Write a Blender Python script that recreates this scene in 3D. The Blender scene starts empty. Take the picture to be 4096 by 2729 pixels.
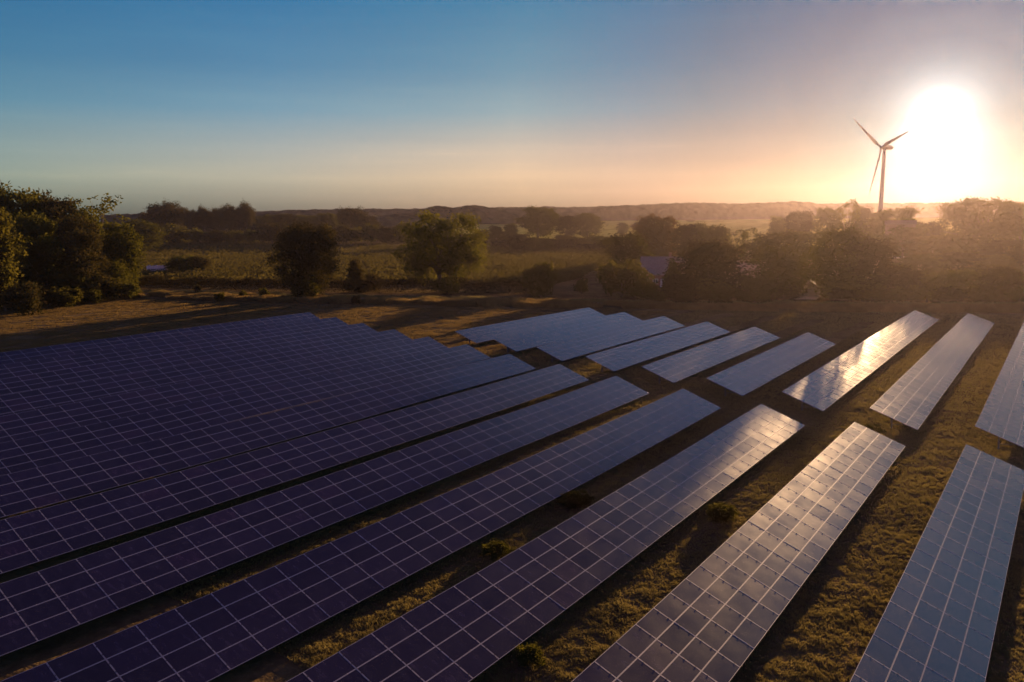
import bpy, math, random
import numpy as np
from mathutils import Matrix, Vector

# ------------------------------------------------------------------ camera, sky, sun, exposure
sc = bpy.context.scene
C = sc.collection
CAM_H = 16.678
EXPOSURE = 1.1
SUN_AZ, SUN_EL = math.radians(7.67), math.radians(6.0)      # measured from +x (the direction of the panel rows) towards +y
SUN = (math.cos(SUN_EL)*math.cos(SUN_AZ), math.cos(SUN_EL)*math.sin(SUN_AZ), math.sin(SUN_EL))

cam_d = bpy.data.cameras.new('camera'); cam = bpy.data.objects.new('camera', cam_d); C.objects.link(cam)
_r = Vector((0.58889, -0.80816, -0.009477)); _u = Vector((0.13396, 0.08604, 0.98724)); _f = Vector((0.79703, 0.58265, -0.15893))
_m = Matrix((( _r.x, _u.x, -_f.x, 0), (_r.y, _u.y, -_f.y, 0), (_r.z, _u.z, -_f.z, CAM_H), (0, 0, 0, 1)))
cam.matrix_world = _m
cam_d.sensor_width = 36.0; cam_d.lens = 26.97; cam_d.clip_start = 0.1; cam_d.clip_end = 20000
sc.camera = cam

sc.view_settings.view_transform = 'Standard'; sc.view_settings.look = 'None'
sc.view_settings.exposure = EXPOSURE; sc.view_settings.gamma = 1.0

world = bpy.data.worlds.new('World'); sc.world = world; world.use_nodes = True
wn, wl = world.node_tree.nodes, world.node_tree.links
wn.clear()
def ramp(nodes, stops, interp='LINEAR'):
    n = nodes.new('ShaderNodeValToRGB'); cr = n.color_ramp; cr.interpolation = interp
    while len(cr.elements) > 1: cr.elements.remove(cr.elements[-1])
    cr.elements[0].position = stops[0][0]; cr.elements[0].color = (*stops[0][1], 1)
    for p, c in stops[1:]:
        e = cr.elements.new(p); e.color = (*c, 1)
    return n
w_out = wn.new('ShaderNodeOutputWorld'); w_bg = wn.new('ShaderNodeBackground')
w_tc = wn.new('ShaderNodeTexCoord'); w_sep = wn.new('ShaderNodeSeparateXYZ')
w_nrm = wn.new('ShaderNodeVectorMath'); w_nrm.operation = 'NORMALIZE'
wl.new(w_tc.outputs['Generated'], w_nrm.inputs[0]); wl.new(w_nrm.outputs[0], w_sep.inputs[0])
SKY_EL = [(0.0, (.06, .08, .075)), (.02, (.16, .205, .17)), (.05, (.32, .385, .315)), (.08, (.275, .375, .365)), (.13, (.128, .295, .405)), (.18, (.064, .215, .37)), (.26, (.024, .158, .34)), (.34, (.105, .30, .59)), (.45, (.085, .21, .48)), (.60, (.03, .042, .135)), (.75, (.05, .046, .125)), (1.0, (.105, .072, .155))]  # upper bands, out of view, brightened and purpled to light panels and shadows
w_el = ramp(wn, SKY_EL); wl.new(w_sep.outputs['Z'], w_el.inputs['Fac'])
w_dot = wn.new('ShaderNodeVectorMath'); w_dot.operation = 'DOT_PRODUCT'; w_dot.inputs[1].default_value = SUN
wl.new(w_nrm.outputs[0], w_dot.inputs[0])
w_acos = wn.new('ShaderNodeMath'); w_acos.operation = 'ARCCOSINE'; w_acos.use_clamp = False
w_min = wn.new('ShaderNodeMath'); w_min.operation = 'MINIMUM'; w_min.inputs[1].default_value = 0.999999
wl.new(w_dot.outputs['Value'], w_min.inputs[0]); wl.new(w_min.outputs[0], w_acos.inputs[0])
w_th = wn.new('ShaderNodeMath'); w_th.operation = 'DIVIDE'; w_th.inputs[1].default_value = math.pi
wl.new(w_acos.outputs[0], w_th.inputs[0])
d180 = lambda a: a/180.0
SKY_SUNWARD = [(0, (.1, .5, .6)), (d180(5), (.18, .55, .63)), (d180(8), (.7, .65, .68)), (d180(11), (1.1, .76, .73)), (d180(15), (1.35, .86, .78)), (d180(20), (1.75, 1.06, .94)), (d180(28), (2.2, 1.34, 1.08)), (d180(45), (1.45, 1.13, 1.07)), (d180(62), (.88, .9, .91)), (d180(110), (1.1, .75, 1.0)), (1, (1.6, .8, 1.5))]  # stops away from the sun, out of view, purpled to tint the shadows
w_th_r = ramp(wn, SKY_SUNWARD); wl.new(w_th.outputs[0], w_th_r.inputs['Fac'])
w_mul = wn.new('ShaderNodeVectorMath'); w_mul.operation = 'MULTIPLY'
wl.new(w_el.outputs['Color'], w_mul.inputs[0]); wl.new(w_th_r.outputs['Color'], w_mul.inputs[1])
AUREOLE = [(0, (9.0, 7.0, 4.6)), (d180(.7), (3.0, 2.8, 2.2)), (d180(1.4), (.8, .85, .8)), (d180(2.2), (.36, .42, .42)), (d180(3.2), (.14, .2, .21)), (d180(4.6), (.05, .08, .09)), (d180(8), (.0, .01, .01)), (d180(14), (.0, .0, .0)), (1, (0, 0, 0))]
# the bright air round the sun reaches further down, towards the horizon, than up
w_low = wn.new('ShaderNodeMath'); w_low.operation = 'SUBTRACT'; w_low.inputs[0].default_value = SUN[2]; w_low.use_clamp = True
wl.new(w_sep.outputs['Z'], w_low.inputs[1])
w_st = wn.new('ShaderNodeMath'); w_st.operation = 'MULTIPLY_ADD'; w_st.inputs[1].default_value = -.55; w_st.use_clamp = True
wl.new(w_low.outputs[0], w_st.inputs[0]); wl.new(w_acos.outputs[0], w_st.inputs[2])
w_th2 = wn.new('ShaderNodeMath'); w_th2.operation = 'DIVIDE'; w_th2.inputs[1].default_value = math.pi; wl.new(w_st.outputs[0], w_th2.inputs[0])
w_gl = ramp(wn, AUREOLE); wl.new(w_th2.outputs[0], w_gl.inputs['Fac'])
w_add = wn.new('ShaderNodeVectorMath'); w_add.operation = 'ADD'
wl.new(w_mul.outputs[0], w_add.inputs[0]); wl.new(w_gl.outputs['Color'], w_add.inputs[1])
w_sky = wn.new('ShaderNodeTexSky'); w_sky.sky_type = 'NISHITA'; w_sky.sun_disc = False
w_sky.sun_elevation = SUN_EL; w_sky.sun_rotation = math.radians(90) - SUN_AZ; w_sky.air_density = 1.0; w_sky.dust_density = 1.5
w_mad = wn.new('ShaderNodeVectorMath'); w_mad.operation = 'MULTIPLY_ADD'
SKY_GAIN = 10.0 * 2**-EXPOSURE
w_mad.inputs[1].default_value = (SKY_GAIN,)*3
w_ns = wn.new('ShaderNodeVectorMath'); w_ns.operation = 'SCALE'; w_ns.inputs['Scale'].default_value = 0.01
wl.new(w_sky.outputs['Color'], w_ns.inputs[0])
# faint streaks of high cloud
w_map = wn.new('ShaderNodeMapping'); w_map.inputs['Rotation'].default_value = (0, 0, math.radians(-30)); w_map.inputs['Scale'].default_value = (3.0, 2.2, 42.0)
w_cn = wn.new('ShaderNodeTexNoise'); w_cn.inputs['Scale'].default_value = 1.6; w_cn.inputs['Detail'].default_value = 5; w_cn.inputs['Roughness'].default_value = .55
wl.new(w_nrm.outputs[0], w_map.inputs['Vector']); wl.new(w_map.outputs[0], w_cn.inputs['Vector'])
w_cr = ramp(wn, [(.30, (.975, .975, .985)), (.52, (1, 1, 1)), (.68, (1.05, 1.03, 1.01)), (.80, (1.22, 1.14, 1.08))]); wl.new(w_cn.outputs['Fac'], w_cr.inputs['Fac'])
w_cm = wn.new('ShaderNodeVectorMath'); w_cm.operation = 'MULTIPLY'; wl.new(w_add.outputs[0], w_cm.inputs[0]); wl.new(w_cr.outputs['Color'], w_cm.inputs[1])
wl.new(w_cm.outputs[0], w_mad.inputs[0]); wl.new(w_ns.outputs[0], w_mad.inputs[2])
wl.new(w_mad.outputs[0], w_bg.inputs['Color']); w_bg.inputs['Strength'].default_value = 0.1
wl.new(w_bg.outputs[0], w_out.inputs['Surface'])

sun_d = bpy.data.lights.new('sun', 'SUN'); sun_d.energy = 5.0; sun_d.angle = math.radians(0.5); sun_d.color = (1.0, .60, .29)
sun_o = bpy.data.objects.new('sun', sun_d); C.objects.link(sun_o)
sun_o.rotation_euler = Vector(SUN).to_track_quat('Z', 'Y').to_euler()
sun_o.location = (60, 10, 60)
sc.cycles.use_denoising = True; sc.cycles.denoiser = 'OPENIMAGEDENOISE'; sc.cycles.denoising_input_passes = 'RGB_ALBEDO_NORMAL'; sc.cycles.denoising_prefilter = 'FAST'
sc.cycles.max_bounces = 6; sc.cycles.diffuse_bounces = 2; sc.cycles.glossy_bounces = 3; sc.cycles.transmission_bounces = 4
sc.cycles.transparent_max_bounces = 4; sc.cycles.volume_bounces = 1

# ------------------------------------------------------------------ helpers
def vnoise(x, y, s, seed=0):
    """smooth value noise in 0..1 on numpy arrays"""
    x = np.asarray(x, float)/s; y = np.asarray(y, float)/s
    xi = np.floor(x).astype(np.int64); yi = np.floor(y).astype(np.int64)
    fx = x-xi; fy = y-yi; fx = fx*fx*(3-2*fx); fy = fy*fy*(3-2*fy)
    def h(a, b):
        n = (a*374761393 + b*668265263 + seed*974711) & 0xffffffff
        n = ((n ^ (n >> 13))*1274126177) & 0xffffffff
        return ((n ^ (n >> 16)) & 0xffff)/65535.0
    return (h(xi, yi)*(1-fx)+h(xi+1, yi)*fx)*(1-fy)+(h(xi, yi+1)*(1-fx)+h(xi+1, yi+1)*fx)*fy

TER = (-3.053946, 1.441865, 4.033865, .732837, -.103299, -1.282483, -2.383281, 2.007468, -.486873)
def table_level(x, y):
    """height of a table's mid line over the field: the ground there plus the clearance"""
    X = np.asarray(x, float)/100; Y = np.asarray(y, float)/100; a = TER
    return a[0]*X+a[1]*Y+a[2]*X*X+a[3]*X*Y+a[4]*Y*Y+a[5]*X**3+a[6]*X*X*Y+a[7]*X*Y*Y+a[8]*Y**3
CLEAR = 1.23
def ground(x, y, lumps=True):
    x = np.asarray(x, float); y = np.asarray(y, float)
    X = np.clip(x, -20, 150); Y = np.clip(y, -25, 108)
    d = np.hypot(x-X, y-Y); s = np.clip(d/70, 0, 1); w = 1-s*s*(3-2*s)
    z = table_level(X, Y)*w-CLEAR
    q = np.clip((np.hypot(x, y)-420)/530, 0, 1); z = z+12.5*q*q*(3-2*q)      # the land rises gently far off
    return z
def lump(x, y):
    r = np.hypot(x, y); k = np.clip((240-r)/60, 0, 1)
    return k*(.09*(vnoise(x, y, .8, 3)-.5)+.12*(vnoise(x, y, 2.7, 5)-.5)+.1*(vnoise(x, y, 9, 8)-.5))

def mesh_from(name, verts, faces, mats=(), smooth=False, fmat=None):
    """verts (N,3) array, faces: (M,k) int array or a list of such arrays"""
    me = bpy.data.meshes.new(name)
    if not isinstance(faces, list): faces = [faces]
    faces = [np.asarray(f, np.int32) for f in faces if len(f)]
    verts = np.asarray(verts, np.float32)
    nl = sum(f.size for f in faces); nf = sum(len(f) for f in faces)
    me.vertices.add(len(verts)); me.vertices.foreach_set('co', verts.ravel())
    me.loops.add(nl); me.polygons.add(nf)
    me.loops.foreach_set('vertex_index', np.concatenate([f.ravel() for f in faces]))
    tot = np.concatenate([np.full(len(f), f.shape[1], np.int32) for f in faces])
    st = np.concatenate([[0], np.cumsum(tot)[:-1]]).astype(np.int32)
    me.polygons.foreach_set('loop_start', st); me.polygons.foreach_set('loop_total', tot)
    if fmat is not None: me.polygons.foreach_set('material_index', np.asarray(fmat, np.int32))
    me.polygons.foreach_set('use_smooth', np.full(nf, bool(smooth)))
    for m in mats: me.materials.append(m)
    me.update(calc_edges=True); me.validate()
    return me
def link(name, me, parent=None, mat=None):
    o = bpy.data.objects.new(name, me); C.objects.link(o)
    if parent is not None: o.parent = parent
    return o
def tag(o, label=None, cat=None, group=None, kind=None):
    if label: o['label'] = label
    if cat: o['category'] = cat
    if group: o['group'] = group
    if kind: o['kind'] = kind
    return o
def thing(name, label, cat, loc=(0, 0, 0), rz=0.0, group=None):
    o = bpy.data.objects.new(name, None); C.objects.link(o); o.location = loc; o.rotation_euler = (0, 0, rz)
    o.empty_display_size = .5
    return tag(o, label, cat, group)

class MB:
    """collects boxes, tubes and polygons into one mesh"""
    def __init__(s): s.v = []; s.f = []; s.m = []
    def add(s, vs, fs, mi=0):
        b = len(s.v); s.v += [tuple(v) for v in vs]; s.f += [tuple(i+b for i in f) for f in fs]; s.m += [mi]*len(fs)
    def box(s, c, d, mi=0, mat=None):
        x, y, z = (k/2 for k in d); vs = [(sx*x, sy*y, sz*z) for sx in (-1, 1) for sy in (-1, 1) for sz in (-1, 1)]
        if mat is not None: vs = [tuple(mat @ Vector(v)) for v in vs]
        vs = [(v[0]+c[0], v[1]+c[1], v[2]+c[2]) for v in vs]
        s.add(vs, [(0, 1, 3, 2), (4, 6, 7, 5), (0, 4, 5, 1), (2, 3, 7, 6), (0, 2, 6, 4), (1, 5, 7, 3)], mi)
    def tube(s, pts, rad, n=6, mi=0):
        pts = [Vector(p) for p in pts]; rings = []
        for i, p in enumerate(pts):
            d = (pts[min(i+1, len(pts)-1)]-pts[max(i-1, 0)]).normalized()
            a = d.orthogonal().normalized(); b = d.cross(a)
            r = rad[i] if hasattr(rad, '__len__') else rad
            rings.append([p+r*(math.cos(2*math.pi*k/n)*a+math.sin(2*math.pi*k/n)*b) for k in range(n)])
        # keep rings untwisted
        for i in range(1, len(rings)):
            best = min(range(n), key=lambda o: sum((rings[i][(k+o) % n]-pts[i]-(rings[i-1][k]-pts[i-1])).length for k in range(n)))
            rings[i] = [rings[i][(k+best) % n] for k in range(n)]
        vs = [v for r in rings for v in r]; fs = []
        for i in range(len(rings)-1):
            for k in range(n): fs.append((i*n+k, i*n+(k+1) % n, (i+1)*n+(k+1) % n, (i+1)*n+k))
        fs.append(tuple(range(n))[::-1]); fs.append(tuple((len(rings)-1)*n+k for k in range(n)))
        s.add(vs, fs, mi)
    def mesh(s, name, mats, smooth=False):
        me = bpy.data.meshes.new(name); me.from_pydata(s.v, [], s.f)
        for m in mats: me.materials.append(m)
        me.polygons.foreach_set('material_index', s.m)
        me.polygons.foreach_set('use_smooth', [bool(smooth)]*len(s.f))
        me.update(); return me
    def build(s, name, mats, parent=None, smooth=False):
        return link(name, s.mesh(name, mats if isinstance(mats, (list, tuple)) else [mats], smooth), parent)

# ------------------------------------------------------------------ materials
def new_mat(name):
    m = bpy.data.materials.new(name); m.use_nodes = True
    n, l = m.node_tree.nodes, m.node_tree.links
    return m, n, l, n['Principled BSDF'], n['Material Output']
def plain(name, col, rough=.6, metal=0.0, noise=0.0, scale=3.0, bump=0.0, spec=.5):
    m, n, l, b, o = new_mat(name)
    b.inputs['Roughness'].default_value = rough; b.inputs['Metallic'].default_value = metal
    b.inputs['Specular IOR Level'].default_value = spec
    if noise or bump:
        tc = n.new('ShaderNodeTexCoord'); t = n.new('ShaderNodeTexNoise'); t.inputs['Scale'].default_value = scale; t.inputs['Detail'].default_value = 6
        l.new(tc.outputs['Object'], t.inputs['Vector'])
        r = ramp(n, [(.25, tuple(c*(1-noise) for c in col)), (.75, tuple(min(1, c*(1+noise)) for c in col))])
        l.new(t.outputs['Fac'], r.inputs['Fac']); l.new(r.outputs['Color'], b.inputs['Base Color'])
        if bump:
            bp = n.new('ShaderNodeBump'); bp.inputs['Strength'].default_value = bump; bp.inputs['Distance'].default_value = .05
            l.new(t.outputs['Fac'], bp.inputs['Height']); l.new(bp.outputs[0], b.inputs['Normal'])
    else: b.inputs['Base Color'].default_value = (*col, 1)
    return m
def foliage(name, dark, light, glow, trans=.4, scale=.25, space='Object'):
    """leaves: diffuse plus light passing through; colour varies by tree and by clump"""
    m, n, l, b, o = new_mat(name); n.remove(b)
    geo = n.new('ShaderNodeNewGeometry'); t = n.new('ShaderNodeTexNoise'); t.inputs['Scale'].default_value = scale; t.inputs['Detail'].default_value = 3
    l.new(geo.outputs['Position'], t.inputs['Vector'])
    oi = n.new('ShaderNodeObjectInfo'); ad = n.new('ShaderNodeMath'); ad.operation = 'MULTIPLY_ADD'; ad.inputs[1].default_value = .5; 
    l.new(oi.outputs['Random'], ad.inputs[0]); l.new(t.outputs['Fac'], ad.inputs[2])
    r1 = ramp(n, [(.35, dark), (1.0, light)]); l.new(ad.outputs[0], r1.inputs['Fac'])
    r2 = ramp(n, [(.35, tuple(g*.6 for g in glow)), (1.0, glow)]); l.new(ad.outputs[0], r2.inputs['Fac'])
    d = n.new('ShaderNodeBsdfDiffuse'); tr = n.new('ShaderNodeBsdfTranslucent'); mx = n.new('ShaderNodeMixShader'); mx.inputs[0].default_value = trans
    l.new(r1.outputs['Color'], d.inputs['Color']); l.new(r2.outputs['Color'], tr.inputs['Color'])
    l.new(d.outputs[0], mx.inputs[1]); l.new(tr.outputs[0], mx.inputs[2]); l.new(mx.outputs[0], o.inputs['Surface'])
    return m
M_LEAF = foliage('leaf_green', (.030, .038, .011), (.060, .066, .018), (.13, .12, .015))
M_LEAF_Y = foliage('leaf_olive', (.032, .033, .011), (.062, .058, .016), (.13, .115, .016), trans=.45)
M_LEAF_LIT = foliage('leaf_sunlit_green', (.030, .036, .011), (.058, .064, .016), (.14, .13, .016), trans=.42)  # copy of the leaf green with extra sunlight put into its glow
M_LEAF_D = foliage('leaf_dark', (.026, .028, .013), (.05, .048, .018), (.085, .065, .016), trans=.3)
M_LEAF_R = foliage('leaf_red_lit', (.038, .032, .013), (.068, .052, .018), (.15, .085, .016), trans=.35)  # reddish light on the crown is put into this leaf colour
M_HEDGE = foliage('hedge_leaf', (.018, .016, .010), (.034, .028, .013), (.05, .035, .012), trans=.15)  # leaf colour darkened to carry the shade on the hedge's near face
M_GRASS = foliage('grass_blades', (.092, .078, .040), (.20, .165, .078), (.33, .27, .085), trans=.4, scale=1.6)
M_DRY = foliage('dry_grass', (.12, .085, .04), (.25, .18, .075), (.36, .25, .08), trans=.4, scale=.4)
M_CROP = foliage('plantation_leaf', (.042, .037, .016), (.086, .072, .028), (.15, .125, .03), trans=.4, scale=.05)
M_BARK = plain('bark', (.07, .05, .04), .9, noise=.4, scale=6)
M_BARK_P = plain('pale_bark', (.22, .17, .12), .9, noise=.4, scale=6)
M_ALU = plain('aluminium_frame', (.42, .40, .46), .5, metal=.25)
M_STEEL = plain('galvanised_steel', (.15, .14, .15), .85, spec=.15, noise=.2, scale=4)
M_CLAMP = plain('dark_clamp', (.03, .03, .035), .5)
M_BACK = plain('panel_backsheet', (.10, .10, .11), .7)

def glass_mat():
    m, n, l, b, o = new_mat('solar_glass')
    tc = n.new('ShaderNodeTexCoord'); oi = n.new('ShaderNodeObjectInfo'); geo = n.new('ShaderNodeNewGeometry')
    t = n.new('ShaderNodeTexNoise'); t.inputs['Scale'].default_value = .8; t.inputs['Detail'].default_value = 5
    l.new(geo.outputs['Position'], t.inputs['Vector'])
    r = n.new('ShaderNodeMapRange'); r.inputs['From Min'].default_value = .3; r.inputs['From Max'].default_value = .7
    r.inputs['To Min'].default_value = .145; r.inputs['To Max'].default_value = .185
    l.new(t.outputs['Fac'], r.inputs['Value'])
    ra = n.new('ShaderNodeMath'); ra.operation = 'MULTIPLY_ADD'; ra.inputs[1].default_value = .03; l.new(oi.outputs['Random'], ra.inputs[0]); l.new(r.outputs[0], ra.inputs[2]); l.new(ra.outputs[0], b.inputs['Roughness'])
    # fine rows of cells along the module and a slight difference from module to module
    w = n.new('ShaderNodeTexWave'); w.wave_type = 'BANDS'; w.bands_direction = 'Y'; w.inputs['Scale'].default_value = 3.2; w.inputs['Distortion'].default_value = 0
    l.new(tc.outputs['Object'], w.inputs['Vector'])
    c1 = ramp(n, [(0, (.014, .009, .022)), (.06, (.009, .007, .027)), (1, (.009, .007, .029))]); l.new(w.outputs['Fac'], c1.inputs['Fac'])
    mx = n.new('ShaderNodeMix'); mx.data_type = 'RGBA'; mx.blend_type = 'MULTIPLY'; mx.inputs['Factor'].default_value = 1
    c2 = ramp(n, [(0, (.6, .6, .7)), (.88, (1.2, 1.1, 1.2)), (1, (1.9, 1.15, 1.25))]); l.new(oi.outputs['Random'], c2.inputs['Fac'])
    # faint dust smears running down the slope, different on every module
    mp = n.new('ShaderNodeMapping'); mp.inputs['Scale'].default_value = (2.2, .7, 1); l.new(tc.outputs['Object'], mp.inputs['Vector'])
    cb = n.new('ShaderNodeCombineXYZ'); sc_ = n.new('ShaderNodeMath'); sc_.operation = 'MULTIPLY'; sc_.inputs[1].default_value = 57.0; l.new(oi.outputs['Random'], sc_.inputs[0])
    l.new(sc_.outputs[0], cb.inputs[0]); l.new(sc_.outputs[0], cb.inputs[1]); l.new(cb.outputs[0], mp.inputs['Location'])
    sm = n.new('ShaderNodeTexNoise'); sm.inputs['Scale'].default_value = 1.6; sm.inputs['Detail'].default_value = 7; sm.inputs['Roughness'].default_value = .65; l.new(mp.outputs[0], sm.inputs['Vector'])
    dr = ramp(n, [(.5, (0, 0, 0)), (.8, (.028, .026, .036))]); l.new(sm.outputs['Fac'], dr.inputs['Fac'])
    ad = n.new('ShaderNodeMix'); ad.data_type = 'RGBA'; ad.blend_type = 'ADD'; ad.inputs['Factor'].default_value = 1
    l.new(c1.outputs['Color'], ad.inputs['A']); l.new(dr.outputs['Color'], ad.inputs['B']); l.new(ad.outputs['Result'], mx.inputs['A']); l.new(c2.outputs['Color'], mx.inputs['B']); l.new(mx.outputs['Result'], b.inputs['Base Color'])
    b.inputs['IOR'].default_value = 1.62
    return m
M_GLASS = glass_mat()

def ground_mat(name, cols, scales=(.35, 3.0, .03), bump=.6, bdist=.15, stretch=None):
    m, n, l, b, o = new_mat(name)
    geo = n.new('ShaderNodeNewGeometry'); src = geo.outputs['Position']
    if stretch:
        mp = n.new('ShaderNodeMapping'); mp.inputs['Rotation'].default_value = (0, 0, stretch[0]); mp.inputs['Scale'].default_value = (stretch[1], stretch[2], 1)
        l.new(src, mp.inputs['Vector']); src = mp.outputs[0]
    def nz(s, d=6):
        t = n.new('ShaderNodeTexNoise'); t.inputs['Scale'].default_value = s; t.inputs['Detail'].default_value = d; l.new(src, t.inputs['Vector']); return t
    a, c, e = nz(scales[0]), nz(scales[1]), nz(scales[2], 3)
    s1 = n.new('ShaderNodeMath'); s1.operation = 'ADD'; l.new(a.outputs['Fac'], s1.inputs[0]); l.new(c.outputs['Fac'], s1.inputs[1])
    s2 = n.new('ShaderNodeMath'); s2.operation = 'ADD'; l.new(s1.outputs[0], s2.inputs[0]); l.new(e.outputs['Fac'], s2.inputs[1])
    s3 = n.new('ShaderNodeMath'); s3.operation = 'MULTIPLY'; s3.inputs[1].default_value = .3333; l.new(s2.outputs[0], s3.inputs[0])
    r = ramp(n, cols); l.new(s3.outputs[0], r.inputs['Fac']); l.new(r.outputs['Color'], b.inputs['Base Color'])
    b.inputs['Roughness'].default_value = 1.0; b.inputs['Specular IOR Level'].default_value = 0
    if bump:
        bp = n.new('ShaderNodeBump'); bp.inputs['Strength'].default_value = bump; bp.inputs['Distance'].default_value = bdist
        l.new(c.outputs['Fac'], bp.inputs['Height']); l.new(bp.outputs[0], b.inputs['Normal'])
    return m
M_MEADOW = ground_mat('meadow_ground', [(.36, (.07, .05, .026)), (.5, (.13, .095, .045)), (.64, (.20, .145, .065))], scales=(.3, 2.2, .05), bump=1.0, bdist=.25)
M_PLANT = ground_mat('plantation_ground', [(.36, (.045, .034, .018)), (.64, (.09, .07, .03))], scales=(.1, 1.2, .02), bump=.8, bdist=.3)
M_FIELD = ground_mat('ripe_field_ground', [(.40, (.20, .19, .04)), (.6, (.40, .36, .09))], scales=(.02, .15, .006), bump=.5, bdist=.4, stretch=(math.radians(40), .25, 1.4))
M_ROAD = ground_mat('gravel_road', [(.4, (.16, .15, .16)), (.62, (.28, .26, .26))], scales=(.5, 6, .05), bump=.3, bdist=.03)
M_YARD = ground_mat('sandy_yard', [(.4, (.40, .31, .22)), (.62, (.60, .48, .34))], scales=(.5, 6, .05), bump=.3, bdist=.05)
M_WOOD_FAR = ground_mat('far_canopy', [(.38, (.026, .026, .018)), (.62, (.095, .088, .05))], scales=(.05, .14, .01), bump=1.0, bdist=4.0)

# ------------------------------------------------------------------ ground, road, fields
def axis(parts, lo, hi):
    a = []
    for x0, x1, st in parts: a += list(np.arange(x0, x1, st))
    a.append(parts[-1][1]); st = parts[-1][2]; x = a[-1]
    while x < hi: st *= 1.22; x += st; a.append(min(x, hi))
    st = parts[0][2]; x = a[0]; pre = []
    while x > lo: st *= 1.25; x -= st; pre.append(max(x, lo))
    return np.array(pre[::-1]+a)
gx = axis([(12, 95, .5), (95, 160, 1.0), (160, 270, 2.0)], -420, 1540)
gy = axis([(-10, 52, .5), (52, 130, 1.0), (130, 270, 2.0)], -480, 1460)
GX, GY = np.meshgrid(gx, gy, indexing='ij')
GZ = ground(GX, GY)+lump(GX, GY)
def grid_faces(nx, ny):
    i, j = np.meshgrid(np.arange(nx-1), np.arange(ny-1), indexing='ij'); a = (i*ny+j).ravel()
    return np.stack([a, a+ny, a+ny+1, a+1], 1)
me = mesh_from('ground', np.stack([GX, GY, GZ], -1).reshape(-1, 3), grid_faces(len(gx), len(gy)), [M_MEADOW], smooth=True)
tag(link('ground', me), kind='structure')

def sheet(name, mat, A, B, nu, nv, dz, ragged=0.0, seed=0):
    """a sheet over the ground between polyline A and polyline B"""
    def res(P, n):
        P = np.array(P, float); s = np.concatenate([[0], np.cumsum(np.hypot(*np.diff(P, axis=0).T))]); t = np.linspace(0, s[-1], n)
        return np.stack([np.interp(t, s, P[:, 0]), np.interp(t, s, P[:, 1])], 1)
    a, b = res(A, nu), res(B, nu); t = np.linspace(0, 1, nv)[None, :, None]
    P = a[:, None]*(1-t)+b[:, None]*t
    if ragged:
        P[:, 0] += ragged*(vnoise(P[:, 0, 0], P[:, 0, 1], 7, seed)-.5)[:, None]; P[:, -1] += ragged*(vnoise(P[:, -1, 0], P[:, -1, 1], 7, seed+1)-.5)[:, None]
    z = ground(P[..., 0], P[..., 1])+lump(P[..., 0], P[..., 1])+dz
    return tag(link(name, mesh_from(name, np.concatenate([P, z[..., None]], -1).reshape(-1, 3), grid_faces(nu, nv), [mat], smooth=True)), kind='structure')
ROAD = [(88, 212), (98.8, 190.8), (102.7, 177.7), (105.9, 164.3), (108.0, 150.3), (109.7, 137.0), (113.9, 120.8), (120.2, 107.7), (128.2, 96.6), (136.9, 85.9), (147.0, 70.7), (155.1, 55.0), (165.4, 32.1), (175.2, 6.9), (190, -40)]
def offset(P, d):
    P = np.array(P, float); t = np.gradient(P, axis=0); t /= np.linalg.norm(t, axis=1)[:, None]
    return P+d*np.stack([-t[:, 1], t[:, 0]], 1)           # positive d: to the left along the line, away from the camera
sheet('road', M_ROAD, offset(ROAD, -2.0), offset(ROAD, 2.0), 160, 5, .05, ragged=.6, seed=4)
PA = [(112.6, 217.0), (125.6, 194.4), (138.2, 172.3), (157.1, 140.7), (166.3, 112.4), (195.3, 118.1), (278.5, 153.8)]
PB = [(290.5, 555.0), (306.7, 514.1), (336.1, 439.9), (358.9, 342.8), (365.1, 258.9), (355.6, 196.5)]
sheet('plantation_ground', M_PLANT, PA, PB, 60, 40, .06)
sheet('ripe_field', M_FIELD, [(640, 640), (500, 420), (455, 274.4), (430, 154.7), (430, 77.2), (470, 10)], [(800, 790), (860, 680), (950, 520), (1020, 330), (1060, 160), (1070, 20)], 60, 60, .08)
sheet('yard', M_YARD, [(171.0, 50.5), (172.8, 44.5)], [(190, 54), (192, 47)], 12, 12, .06, ragged=1.0, seed=9)

# ------------------------------------------------------------------ solar arrays
TILT = math.radians(19.697); PW, PH, WW = 1.67, 1.015, 4.06
ROW_Y = lambda k: 3.2708+7.9825*k
def panel_mesh():
    L, Wd, T, fr = 1.650, .999, .036, .013
    b = MB(); x, y = L/2, Wd/2; xi, yi = x-fr, y-fr
    o = [(-x, -y), (x, -y), (x, y), (-x, y)]; i = [(-xi, -yi), (xi, -yi), (xi, yi), (-xi, yi)]
    vs = [(p[0], p[1], 0) for p in o]+[(p[0], p[1], 0) for p in i]+[(p[0], p[1], -.004) for p in i]+[(p[0], p[1], -T) for p in o]
    for k in range(4):
        q = (k+1) % 4
        b.add([], [], 0)
    fs, ms = [], []
    for k in range(4):
        q = (k+1) % 4
        fs += [(k, q, 4+q, 4+k), (4+k, 4+q, 8+q, 8+k), (12+k, 12+q, q, k)]; ms += [0, 0, 0]
    fs.append((8, 9, 10, 11)); ms.append(1); fs.append((15, 14, 13, 12)); ms.append(2)
    b.v = vs; b.f = fs; b.m = ms
    for yy in (-.24, .24): b.box((x+.011, yy, .004), (.03, .06, .016), 3)
    return b
PB_ = panel_mesh(); PANEL_MATS = [M_ALU, M_GLASS, M_BACK, M_CLAMP]
PANEL = PB_.mesh('solar_panel', PANEL_MATS)
PV = np.array(PB_.v); PF = [np.array([f for f in PB_.f])]; PM = np.array(PB_.m)
rng = np.random.default_rng(7)
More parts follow.
